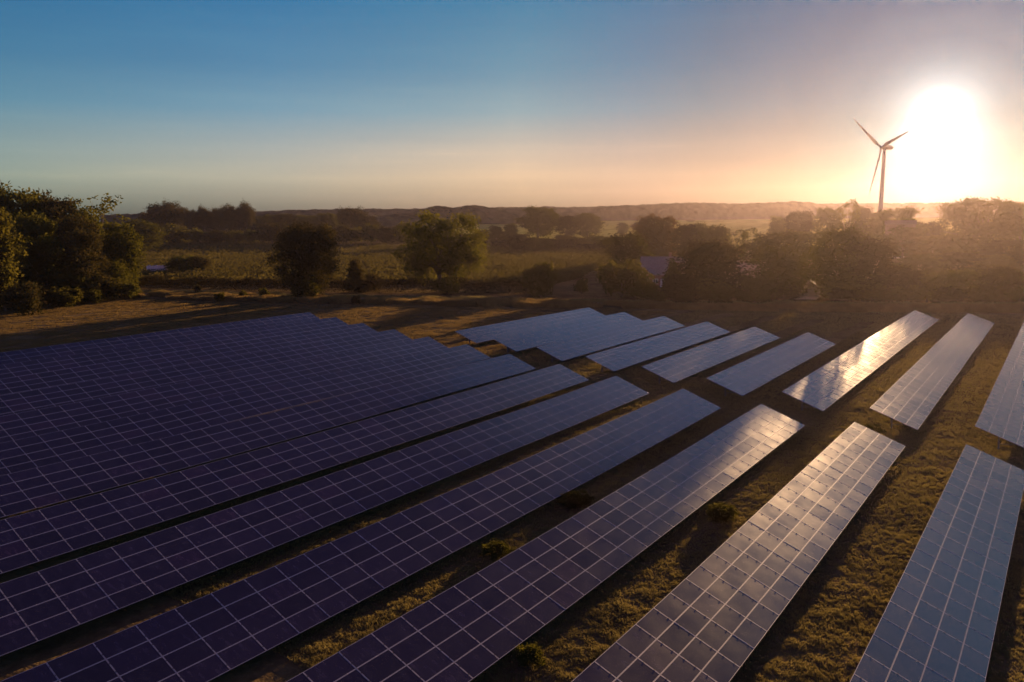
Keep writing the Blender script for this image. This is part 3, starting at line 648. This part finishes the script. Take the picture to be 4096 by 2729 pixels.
    ('round', 372.2, 5.2, 19.2, 23.8, 'tree outside the right picture edge beside the dense one', 'tree', 'trees around the farmhouses'),
    ('round', 151.3, 74.9, 4.6, 6.6, 'low hazy tree in the front line below the taller farm trees', 'tree', 'low front trees below the farm trees'),
    ('round', 155.4, 68.6, 6.0, 8.5, 'low hazy tree in the front line below the taller farm trees', 'tree', 'low front trees below the farm trees'),
    ('round', 159.3, 62.2, 5.1, 9.4, 'low hazy tree in the front line below the taller farm trees', 'tree', 'low front trees below the farm trees'),
    ('round', 162.9, 55.9, 5.8, 8.4, 'low hazy tree in the front line below the taller farm trees', 'tree', 'low front trees below the farm trees'),
    ('round', 166.4, 49.5, 4.1, 7.5, 'low hazy tree in the front line below the taller farm trees', 'tree', 'low front trees below the farm trees'),
    ('round', 171.4, 39.7, 5.7, 8.3, 'low hazy tree in the front line below the taller farm trees', 'tree', 'low front trees below the farm trees'),
    ('round', 173.6, 35.0, 6.3, 10.1, 'low hazy tree in the front line below the taller farm trees', 'tree', 'low front trees below the farm trees'),
    ('round', 176.4, 29.2, 7.2, 10.9, 'low hazy tree in the front line below the taller farm trees', 'tree', 'low front trees below the farm trees'),
    ('round', 178.9, 23.9, 6.2, 10.8, 'low hazy tree in the front line below the taller farm trees', 'tree', 'low front trees below the farm trees'),
    ('round', 181.3, 18.7, 6.8, 10.8, 'low hazy tree in the front line below the taller farm trees', 'tree', 'low front trees below the farm trees'),
    ('round', 184.2, 12.4, 7.0, 10.7, 'low hazy tree in the front line below the taller farm trees', 'tree', 'low front trees below the farm trees'),
    ('round', 186.5, 7.7, 6.1, 9.7, 'low hazy tree in the front line below the taller farm trees', 'tree', 'low front trees below the farm trees'),
    ('shrub', 148.2, 71.3, 2.9, 5.5, 'low dusky bush in the roadside line below the farm trees', 'bush', 'bushes along the road below the farm trees'),
    ('shrub', 152.1, 66.1, 3.2, 7.4, 'low dusky bush in the roadside line below the farm trees', 'bush', 'bushes along the road below the farm trees'),
    ('shrub', 155.9, 60.0, 3.6, 8.3, 'low dusky bush in the roadside line below the farm trees', 'bush', 'bushes along the road below the farm trees'),
    ('shrub', 159.7, 53.4, 3.2, 7.3, 'low dusky bush in the roadside line below the farm trees', 'bush', 'bushes along the road below the farm trees'),
    ('shrub', 167.8, 38.0, 3.3, 7.2, 'low dusky bush in the roadside line below the farm trees', 'bush', 'bushes along the road below the farm trees'),
    ('shrub', 170.5, 32.3, 3.5, 8.0, 'low dusky bush in the roadside line below the farm trees', 'bush', 'bushes along the road below the farm trees'),
    ('shrub', 173.4, 26.3, 3.9, 8.0, 'low dusky bush in the roadside line below the farm trees', 'bush', 'bushes along the road below the farm trees'),
    ('shrub', 176.2, 20.0, 3.8, 7.9, 'low dusky bush in the roadside line below the farm trees', 'bush', 'bushes along the road below the farm trees'),
    ('shrub', 179.1, 13.8, 3.8, 7.8, 'low dusky bush in the roadside line below the farm trees', 'bush', 'bushes along the road below the farm trees'),
    ('shrub', 181.7, 8.1, 3.8, 7.8, 'low dusky bush in the roadside line below the farm trees', 'bush', 'bushes along the road below the farm trees'),
    ('shrub', 106.7, 173.7, 2.3, 2.1, 'small green shrub on the road verge, first right of the left wood', 'shrub', 'shrubs on the road verge'),
    ('shrub', 96.6, 149.0, 2.1, 2.8, 'small green shrub on the road verge between the left wood and the left lone tree', 'shrub', 'shrubs on the road verge'),
    ('shrub', 103.3, 142.7, 2.7, 2.3, 'small bright shrub on the road verge, nearest left of the left lone tree', 'shrub', 'shrubs on the road verge'),
    ('shrub', 105.7, 116.1, 1.8, 2.3, 'small shrub on the road verge below the small pointed tree', 'shrub', 'shrubs on the road verge'),
    ('shrub', 102.9, 149.6, 2.0, 2.1, 'little shrub in the verge grass, midway between the wood and the left lone tree', 'shrub', 'shrubs on the road verge'),
    ('oval', 243.8, 35.3, 6.5, 13.4, 'hazy low tree in the second line below the huge right-hand tree', 'tree', 'second line below the huge tree'),
    ('oval', 249.9, 26.9, 7.0, 14.6, 'hazy low tree in the second line below the huge right-hand tree', 'tree', 'second line below the huge tree'),
    ('oval', 256.0, 18.5, 6.3, 14.6, 'hazy low tree in the second line below the huge right-hand tree', 'tree', 'second line below the huge tree'),
    ('round', 336.1, 54.7, 12.8, 16.3, 'hazy tree in front of the dark barn, hiding its left half', 'tree', 'trees around the farmhouses'),
]
for t in TREES: plant(*t)

# long hedge on the bank between the road and the plantation
def hedge(name, P, h, depth, n, leaf, mat, label, seed=1, cat='hedge'):
    P = np.array(P, float); rg = np.random.default_rng(seed)
    s = np.concatenate([[0], np.cumsum(np.hypot(*np.diff(P, axis=0).T))]); t = rg.uniform(0, s[-1], n)
    x = np.interp(t, s, P[:, 0])+rg.normal(0, depth, n); y = np.interp(t, s, P[:, 1])+rg.normal(0, depth, n)
    hh = h*(.55+.7*vnoise(t, t*0, 5.5, seed)+.25*vnoise(t, t*0, 1.8, seed+3))
    z = ground(x, y)+hh*rg.random(n)**.6
    cx, cy = P.mean(0); cz = float(ground(cx, cy))
    V, F = leaves(np.stack([x-cx, y-cy, z-cz], 1), np.full(n, leaf), rg)
    o = link(name, mesh_from(name, V, F, [mat])); o.location = (cx, cy, cz)
    return tag(o, label, cat)
hedge('hedge', [(108, 206), (112.6, 198), (116.5, 182), (120.5, 165), (125.0, 148), (130, 134), (137.0, 121), (144.5, 110), (151, 102)], 3.0, 1.1, 26000, .17, M_HEDGE,
      'long low dark hedge on the bank between the gravel road and the plantation')

hedge('hedge', [(391.2, 631.9), (399, 590), (403, 545), (412, 480), (416, 420), (415.0, 365), (417, 330)], 4.2, 2.2, 9000, .45, M_HEDGE,
      'dark hedge along the far back edge of the plantation, behind the feathery bushes', seed=5)
hedge('hedge', [(360, 275), (357, 246), (349, 215), (346, 190), (346, 165)], 4.5, 2.0, 7000, .4, M_HEDGE,
      'dark thicket below the round trees at the centre, behind the feathery young trees', seed=8)

# ------------------------------------------------------------------ wind turbine
def turbine():
    D = Vector((479.2, 92.5, 53.37)); M_W = plain('turbine_paint', (.30, .28, .26), .6)
    g = float(ground(D.x, D.y)); root = thing('wind_turbine', 'white three-bladed wind turbine standing against the sun glow', 'wind turbine', (D.x, D.y, g))
    psi, tl, ph, L, ga = 2.44956, -.1009, 1.30989, 26.2, .12708
    a = Vector((math.cos(psi)*math.cos(tl), math.sin(psi)*math.cos(tl), math.sin(tl)))
    e1 = Vector((0, 0, 1)).cross(a).normalized(); e2 = a.cross(e1); loc = root.location
    ah = Vector((a.x, a.y, 0)).normalized(); tc = D-ah*2.1           # tower stands behind the hub
    b = MB(); b.tube([Vector((tc.x, tc.y, g-1))-loc, Vector((tc.x, tc.y, g+18))-loc, Vector((tc.x, tc.y, g+36))-loc, Vector((tc.x, tc.y, D.z-.9))-loc], [1.35, 1.2, 1.05, .85], 24); b.build('tower', M_W, root, True)
    b = MB(); ns = [(.6, .6), (-.25, 1.15), (-2, 1.3), (-5.2, 1.25), (-6.6, .8)]
    b.tube([D+ah*(p-.75)-loc+Vector((0, 0, .1)) for p, r in ns], [r for p, r in ns], 12); b.build('nacelle', M_W, root, True)
    hb = MB(); hb.tube([D+a*p-loc for p in (1.3, 1.1, .6, -.3)], [.12, .45, .75, .78], 14); hub = hb.build('hub', M_W, root, True)
    for k in range(3):
        d = math.cos(ga)*(math.cos(ph+k*2.0944)*e2+math.sin(ph+k*2.0944)*e1)+math.sin(ga)*a; d.normalize()
        side = a.cross(d).normalized(); th = d.cross(side).normalized()
        rings, n = [], 10
        for t, ch, tk in [(0, 1.1, 1.1), (.05, 1.1, 1.0), (.12, 1.7, .7), (.2, 2.1, .5), (.4, 1.6, .36), (.7, 1.0, .22), (.93, .55, .1), (1, .1, .05)]:
            tw = .35*(1-t); s2 = side*math.cos(tw)+th*math.sin(tw); t2 = th*math.cos(tw)-side*math.sin(tw)
            c = D+d*(.5+t*(L-.5))-loc+s2*(ch*.18 if t > .06 else 0)
            rings.append([c+s2*(ch/2*math.cos(2*math.pi*i/n))+t2*(tk/2*math.sin(2*math.pi*i/n)) for i in range(n)])
        b = MB(); vs = [v for r in rings for v in r]; fs = [(i*n+j, i*n+(j+1) % n, (i+1)*n+(j+1) % n, (i+1)*n+j) for i in range(len(rings)-1) for j in range(n)]
        fs += [tuple(range(n))[::-1], tuple((len(rings)-1)*n+j for j in range(n))]
        b.add(vs, fs); b.build('blade', M_W, root, True)
turbine()

# ------------------------------------------------------------------ houses, barn, shed, tripod
M_BRICK = plain('brick_wall', (.22, .10, .07), .9, noise=.25, scale=2)
M_RENDER = plain('pale_render', (.36, .30, .24), .9, noise=.08, scale=1.5)
M_ROOFG = plain('grey_roof', (.32, .225, .165), .9, spec=.1, noise=.18, scale=2.5, bump=.3)
M_ROOFB = plain('dark_roof', (.10, .08, .08), .95, spec=.05, noise=.18, scale=2.5, bump=.3)
M_WHITE = plain('white_paint', (.72, .72, .74), .5)
M_PANE = plain('window_pane', (.03, .04, .05), .12)
M_BOARD = plain('barn_boards', (.10, .07, .06), .9, noise=.3, scale=1.0)
M_TIN = plain('weathered_tin', (.62, .48, .37), .8, spec=.15, noise=.25, scale=1.5)
M_POLE = plain('peeled_pole', (.45, .38, .30), .8, noise=.2, scale=5)
def house(name, label, x, y, rz, L, Wd, eave, ridge, wall_m, roof_m, wins=(), chimney=None, cat='house', door=None):
    """ridge along local x; wins: (side, position along the wall, sill height, width, height)"""
    root = thing(name, label, cat, (x, y, float(ground(x, y))-.1), rz)
    l, w, t = L/2, Wd/2, .25
    b = MB()
    prof = [(-w, -.3), (w, -.3), (w, eave), (0, ridge-.12), (-w, eave)]
    vs = [(sx*l, p[0], p[1]) for sx in (-1, 1) for p in prof]
    b.add(vs, [(0, 1, 2, 3, 4)[::-1], (5, 6, 7, 8, 9)]+[(k, (k+1) % 5, 5+(k+1) % 5, 5+k) for k in range(5)]); b.build('wall', wall_m, root)
    s = (ridge-eave)/w; ov = .45; b = MB()
    for sg in (-1, 1):
        e = (sg*(w+ov), eave-s*ov+.02); r = (0, ridge+.02)
        q = [(-l-.4, *e), (l+.4, *e), (l+.4, *r), (-l-.4, *r)]; top = [(p[0], p[1], p[2]+.16) for p in q]
        b.add(q+top, [(0, 1, 2, 3), (7, 6, 5, 4), (0, 4, 5, 1), (1, 5, 6, 2), (3, 7, 4, 0), (2, 6, 7, 3)] if sg < 0 else [(3, 2, 1, 0), (4, 5, 6, 7), (1, 5, 4, 0), (2, 6, 5, 1), (0, 4, 7, 3), (3, 7, 6, 2)])
    roof = b.build('roof', roof_m, root)
    if chimney:
        b = MB(); b.box((chimney, .3, ridge+.35), (.7, .7, 1.5)); b.box((chimney, .3, ridge+1.15), (.82, .82, .12)); b.build('chimney', M_BRICK, roof)
    for side, p, z, ww, hh in wins:
        f = MB(); g = MB()
        if side in 'sn':
            yy = -w if side == 's' else w; dy = -.03 if side == 's' else .03
            for dx, dz, a, c in ((0, hh/2, ww+.16, .1), (0, -hh/2, ww+.16, .1), (-ww/2, 0, .1, hh-.1), (ww/2, 0, .1, hh-.1), (0, 0, .07, hh-.1)):
                f.box((p+dx, yy+dy, z+hh/2+dz), (a, .1, c))
            g.box((p, yy+dy*.4, z+hh/2), (ww-.05, .04, hh-.05))
        else:
            xx = -l if side == 'w' else l; dx = -.03 if side == 'w' else .03
            for dy, dz, a, c in ((0, hh/2, ww+.16, .1), (0, -hh/2, ww+.16, .1), (-ww/2, 0, .1, hh-.1), (ww/2, 0, .1, hh-.1)):
                f.box((xx+dx, p+dy, z+hh/2+dz), (.1, a, c))
            g.box((xx+dx*.4, p, z+hh/2), (.04, ww-.05, hh-.05))
        fr = f.build('window', M_WHITE, root); g.build('pane', M_PANE, fr)
    if door is not None:
        b = MB(); b.box((door, -w-.03, 1.05), (1.0, .08, 2.1)); d = b.build('door', M_WHITE, root)
        b = MB(); b.box((door+.36, -w-.1, 1.05), (.12, .05, .04)); b.build('handle', M_CLAMP, d)
    return root
# local -y looks at the camera for rz = azimuth of the house - 90 degrees
house('farmhouse', 'farmhouse with a big grey roof over a dark brick wall, half hidden by trees', 187.2, 87.0, math.radians(26-90), 11.5, 8.5, 3.5, 7.5, M_BRICK, M_ROOFG,
      [('s', -4.2, .9, 1.2, 1.2), ('s', -2.2, .9, 1.2, 1.2), ('s', 1.6, .9, 1.2, 1.2), ('s', 4.0, .9, 1.2, 1.2), ('w', 0, .9, 1.2, 1.2)], chimney=1.5, door=-.4)
house('cottage', 'low house showing only a strip of bluish grey roof between two hazy trees', 196, 69.0, math.radians(19.5-90), 12, 8, 3.2, 6.6, M_RENDER, M_ROOFG, [('s', -3.5, .9, 1.2, 1.1), ('s', 0, .9, 1.2, 1.1), ('s', 3.5, .9, 1.2, 1.1)])
house('garage', 'small pale garage with a dark gable roof at the sunlit yard among the trees', 181.0, 48.2, math.radians(15.5), 5.0, 4.4, 2.1, 3.6, M_RENDER, M_ROOFB, [], cat='garage')
house('barn', 'dark block of a barn between the broad dome tree and the huge hazy tree', 351.8, 58.8, math.radians(9.7-90), 11, 11, 13.8, 15.2, M_BOARD, M_ROOFB, [('s', 0, .3, 4, 4.2), ('s', 5, 6, 1.2, 1.2), ('s', -5, 6, 1.2, 1.2)], cat='barn')

def shed():
    x, y = 139.5, 250.5; root = thing('shed', 'low sagging shed with a pale torn tin roof beside the left wood', 'shed', (x, y, float(ground(x, y))), math.radians(61-90))
    b = MB(); b.box((0, 0, .9), (5.6, 3.2, 2.1)); b.build('wall', M_BOARD, root)
    b = MB(); nx = 9
    for i in range(nx):                                               # roof sheets, each sagging its own way
        x0 = -3.2+i*.72; dz = .18*math.sin(i*1.9); b.add([(x0, -2.0, 1.55+dz), (x0+.70, -2.0, 1.6+dz*.4), (x0+.70, 1.9, 3.0+dz*.3), (x0, 1.9, 2.95+dz),
               (x0, -2.0, 1.51+dz), (x0+.70, -2.0, 1.56+dz*.4), (x0+.70, 1.9, 2.96+dz*.3), (x0, 1.9, 2.91+dz)],
              [(0, 1, 2, 3), (7, 6, 5, 4), (0, 4, 5, 1), (1, 5, 6, 2), (2, 6, 7, 3), (3, 7, 4, 0)])
    b.add([(3.3, -1.2, 2.2), (4.2, -.9, 3.3), (4.5, .8, 3.9), (3.4, .9, 2.9), (3.3, -1.2, 2.16), (4.2, -.9, 3.26), (4.5, .8, 3.86), (3.4, .9, 2.86)], [(0, 1, 2, 3), (7, 6, 5, 4), (0, 4, 5, 1), (1, 5, 6, 2), (2, 6, 7, 3), (3, 7, 4, 0)])
    b.build('roof', M_TIN, root)
shed()
def tripod():
    x, y = 91.1, 183.2; z = float(ground(x, y)); root = thing('wooden_tripod', 'pale wooden tripod of three leaning poles on the grass before the left wood', 'tripod', (x, y, z), math.radians(63-90))
    for p, q in (((-.9, -.5, -.1), (.05, .05, 2.3)), ((1.15, -.1, .1), (-.1, .0, 2.55)), ((.15, .9, -.1), (0, 0, 2.2))):
        b = MB(); b.tube([p, q], [.075, .06], 7); b.build('leg', M_POLE, root)
tripod()

# ------------------------------------------------------------------ small bushes and weeds between the arrays
for x, y, h, w, lab in [(31.2, 24.0, .75, 1.9, 'low leafy weed bush in the strip below the long navy array at bottom centre'),
                        (40.1, 24.4, .8, 2.4, 'wide leafy weed bush in the dark strip, halfway up the bottom centre'),
                        (43.4, 16.1, 1.0, 2.2, 'bright leafy weed bush in the grass strip left of the golden-glared array'),
                        (23.9, 16.7, .8, 1.3, 'small green weed bush at the bottom edge between two near arrays'),
                        (67.5, 12.6, 1.1, 2.6, 'leafy weeds under the near end of the array with bright seams')]:
    plant('shrub', x, y, h, w, lab, 'bush', 'weed bushes between the near arrays', var=0 if w > 2 else 1)
for x in (54.5, 57.6, 60.2, 63.4, 66.2, 69.0):
    plant('shrub', x, 39.6+rt.uniform(-.3, .3), rt.uniform(.6, .95), rt.uniform(1.2, 2.2), 'weed bush poking up in the dark weedy strip between two near arrays', 'bush', 'weeds in the dark strip', var=2)

# ------------------------------------------------------------------ grass, verge, plantation rows
def blades(name, x, y, h, wd, rg, mat, lean=.5, per=4, kind='stuff'):
    n = len(x); x = np.repeat(x, per)+rg.normal(0, .05, n*per)*np.repeat(h, per)*3; y = np.repeat(y, per)+rg.normal(0, .05, n*per)*np.repeat(h, per)*3
    h = np.repeat(h, per)*rg.uniform(.6, 1.3, n*per); wd = np.repeat(wd, per)
    z = ground(x, y)+lump(x, y)-.02; a = rg.uniform(0, 6.283, len(x)); ln = rg.uniform(.1, lean*1.6, len(x))*h; dx, dy = np.cos(a), np.sin(a)
    b = a+rg.uniform(.6, 2.5, len(x)); tx, ty = np.cos(b)*wd/2, np.sin(b)*wd/2
    P = lambda k, t, q: np.stack([x+dx*ln*t*t+tx*k, y+dy*ln*t*t+ty*k, z+h*q], 1)
    V = np.stack([P(-1, 0, 0), P(1, 0, 0), P(.75, .65, .68), P(.1, 1, 1), P(-.75, .65, .68)], 1).reshape(-1, 3)
    N = len(x); F = np.arange(5*N).reshape(N, 5)
    return tag(link(name, mesh_from(name, V, F, [mat])), kind=kind)
rg = np.random.default_rng(3)
def near_points(n, x0, x1, y0, y1, dmax):
    x = rg.uniform(x0, x1, n); y = rg.uniform(y0, y1, n)
    d = np.hypot(x, y); keep = rg.random(n) < np.clip((24/d)**1.6, 0, 1)
    return x[keep], y[keep]
def visible_mask(x, y, z=0.0):
    w = x*_f.x+y*_f.y+(z-CAM_H-1.6)*_f.z; u = (x*_r.x+y*_r.y)/w; v = (x*_u.x+y*_u.y+(-CAM_H-1.6)*_u.z)/w
    return (w > 5) & (np.abs(u) < .72) & (v > -.49)
x, y = near_points(2600000, 18, 160, -12, 60, 170)
f_ = ((y-ROW_Y(0)) % 7.9825); gap = (f_ > 1.3) & (f_ < 6.9)          # open ground, a little way in under the tables' edges
aisle = (x > 62) & (x < 79) | (x > 140)
keep = (gap | aisle | (y < 1.0)) & visible_mask(x, y)
x, y = x[keep], y[keep]
cl = vnoise(x, y, .26, 21)*.45+vnoise(x, y, .8, 23)*.3+vnoise(x, y, 4.5, 22)*.25
keep = cl > .10+.26*rg.random(len(x)); x, y, cl = x[keep], y[keep], cl[keep]
d = np.hypot(x, y)
blades('grass', x, y, (.05+.20*np.clip(cl-.25, 0, 1))*(1+.003*d), .008+.00045*d, rg, M_GRASS)
# mown meadow behind and left of the arrays: short stubble; tall dry grass along the road and at the wood's foot
n = 420000; x = rg.uniform(20, 135, n); y = rg.uniform(60, 215, n); keep = visible_mask(x, y) & (y > 60+np.clip(x-85, 0, 50)*.0)
keep &= (x-98)*.85+(y-150)*.5 < 8
x, y = x[keep], y[keep]
cl = vnoise(x+y*.4, y*2.2, 2.2, 31); k2 = cl > .22+.2*rg.random(len(x)); x, y, cl = x[k2], y[k2], cl[k2]
blades('stubble', x, y, .07+.15*cl, np.full(len(x), .07), rg, M_DRY, per=2)
def along(P, n, d0, d1):
    P = np.array(P, float); s = np.concatenate([[0], np.cumsum(np.hypot(*np.diff(P, axis=0).T))]); t = rg.uniform(0, s[-1], n); off = rg.uniform(d0, d1, n)
    tx = np.interp(t, s, np.gradient(P[:, 0], s)); ty = np.interp(t, s, np.gradient(P[:, 1], s)); l = np.hypot(tx, ty)
    return np.interp(t, s, P[:, 0])-ty/l*off, np.interp(t, s, P[:, 1])+tx/l*off, off
x, y, off = along(ROAD, 48000, -9.5, -2.2); cl = vnoise(x, y, 3.2, 41); k2 = cl > .25+.1*rg.random(len(x)); x, y, cl = x[k2], y[k2], cl[k2]
blades('tall_grass', x, y, .35+.95*cl, np.full(len(x), .11), rg, M_DRY, lean=.4)
x, y, off = along(ROAD, 9000, 2.3, 5.5); cl = vnoise(x, y, 3.2, 43)
blades('tall_grass', x, y, .3+.7*cl, np.full(len(x), .11), rg, M_GRASS, lean=.4)
# saplings of the plantation, in rows
def saplings():
    A = np.array(PA); B = np.array(PB); rg = np.random.default_rng(5); n = 45000
    u, v = rg.random(n), rg.random(n)**1.6
    def at(P, u):
        s = np.linspace(0, 1, len(P)); return np.stack([np.interp(u, s, P[:, 0]), np.interp(u, s, P[:, 1])], 1)
    v = np.round(v*95)/95+rg.normal(0, .0012, n); P = at(A, u)*(1-v[:, None])+at(B, u)*v[:, None]
    x, y = P[:, 0], P[:, 1]; cl = vnoise(x, y, 5, 51)*.5+vnoise(x, y, 1.6, 52)*.5; k = cl > .38; x, y, cl = x[k], y[k], cl[k]
    m = 5; hh = (.5+1.9*cl)*rg.uniform(.6, 1.3, len(x)); X = np.repeat(x, m)+rg.normal(0, .3, len(x)*m); Y = np.repeat(y, m)+rg.normal(0, .3, len(x)*m)
    Z = ground(X, Y)+np.repeat(hh, m)*rg.random(len(X))
    V, F = leaves(np.stack([X, Y, Z], 1), np.full(len(X), .36), rg)
    tag(link('saplings', mesh_from('saplings', V, F, [M_CROP])), kind='stuff')
saplings()

# ------------------------------------------------------------------ far woods: canopies seen as one mass each
def far_wood(name, P, depth, step, seed, rough=2.2):
    """P: (distance along the view, sideways, height) profile; the canopy is a solid mass running back from it"""
    P = np.array(P, float); s = np.concatenate([[0], np.cumsum(np.hypot(np.diff(P[:, 0]), np.diff(P[:, 1])))])
    n = int(s[-1]/step)+2; t = np.linspace(0, s[-1], n); fx = np.interp(t, s, P[:, 0]); fy = np.interp(t, s, P[:, 1]); hh = np.interp(t, s, P[:, 2])
    nr = np.stack([fx, fy], 1); nr /= np.linalg.norm(nr, axis=1)[:, None]
    prof = [(0, 0), (1.5, .35), (3, .6), (6, .8), (12, .92), (20, 1)]+[(20+depth*k/8, 1.0) for k in range(1, 9)]+[(depth+30, 0)]
    V = []
    for j, (dd, q) in enumerate(prof):
        x = fx+nr[:, 0]*dd; y = fy+nr[:, 1]*dd
        bump = rough*(1.1*vnoise(x, y, 9, seed)+.8*vnoise(x, y, 5, seed+1)+.7*vnoise(x, y, 60, seed+2)-1.3) if q > .3 else 0
        ins = 4*(vnoise(x, y, 9, seed+4)-.5) if 0 < q < 1 else 0
        V.append(np.stack([x+nr[:, 0]*ins, y+nr[:, 1]*ins, -1.5+hh*q+bump*min(1, q*1.2)+(0 if q else -1)], 1))
    V = np.stack(V, 0); nj = len(prof); F = grid_faces(nj, n)
    return tag(link(name, mesh_from(name, V.reshape(-1, 3), F[:, ::-1], [M_WOOD_FAR], smooth=False)), kind='stuff')
far_wood('far_wood', [(553, 1134, 27.5), (579, 1099, 28.3), (623, 1038, 29.4), (690, 948, 30.5), (727, 897, 31.5), (782, 822, 32.4), (837, 746, 32.5), (902, 658, 32.4), (948, 595, 31.9), (985, 545, 32.3), (1059, 444, 34.2), (1151, 318, 33.9), (1198, 253, 33.5), (1243, 192, 33.1), (1290, 127, 32.0), (1336, 65, 33.1), (1371, 16, 32.8)], 110, 2, 65)
far_wood('far_wood', [(849, 488, 27.9), (866, 467, 32.0), (885, 440, 32.8), (905, 414, 33.8), (924, 388, 34.3), (943, 361, 32.9), (962, 335, 32.6), (985, 304, 34.1), (998, 287, 34.4), (1008, 274, 33.5), (1017, 260, 30.6), (1026, 247, 27.3)], 100, 2, 66)
far_wood('far_wood', [(580, 614, 19.7), (590, 601, 21.8), (610, 575, 23.8), (616, 568, 27.8), (625, 557, 31.1), (630, 549, 30.8), (635, 541, 28.9), (641, 534, 30.4), (652, 519, 30.5), (658, 509, 28.1), (673, 488, 26.0), (687, 470, 24.4), (706, 443, 23.2), (728, 413, 21.9)], 100, 2, 67)
far_wood('far_wood', [(441, 633, 20.6), (449, 623, 23.3), (463, 604, 23.9), (480, 580, 22.4), (495, 561, 23.8), (507, 544, 24.0), (516, 531, 20.6), (530, 511, 17.9), (544, 491, 15.7)], 80, 2, 68)
far_wood('far_wood', [(382, 783, 22.1), (393, 768, 23.1), (400, 759, 23.5), (407, 750, 25.9), (413, 742, 25.0), (425, 724, 23.9), (466, 668, 24.1)], 80, 2, 69)

# ------------------------------------------------------------------ hazy air
def haze():
    m = bpy.data.materials.new('hazy_air'); m.use_nodes = True; n, l = m.node_tree.nodes, m.node_tree.links; n.clear()
    o = n.new('ShaderNodeOutputMaterial'); v = n.new('ShaderNodeVolumePrincipled')
    v.inputs['Color'].default_value = (.98, .84, .92, 1); v.inputs['Density'].default_value = HAZE; v.inputs['Anisotropy'].default_value = .77
    l.new(v.outputs[0], o.inputs['Volume'])
    b = MB(); b.box((565, 490, 34), (2000, 1980, 76)); h = b.build('haze', m); tag(h, kind='stuff')
HAZE = 0.00005
haze()
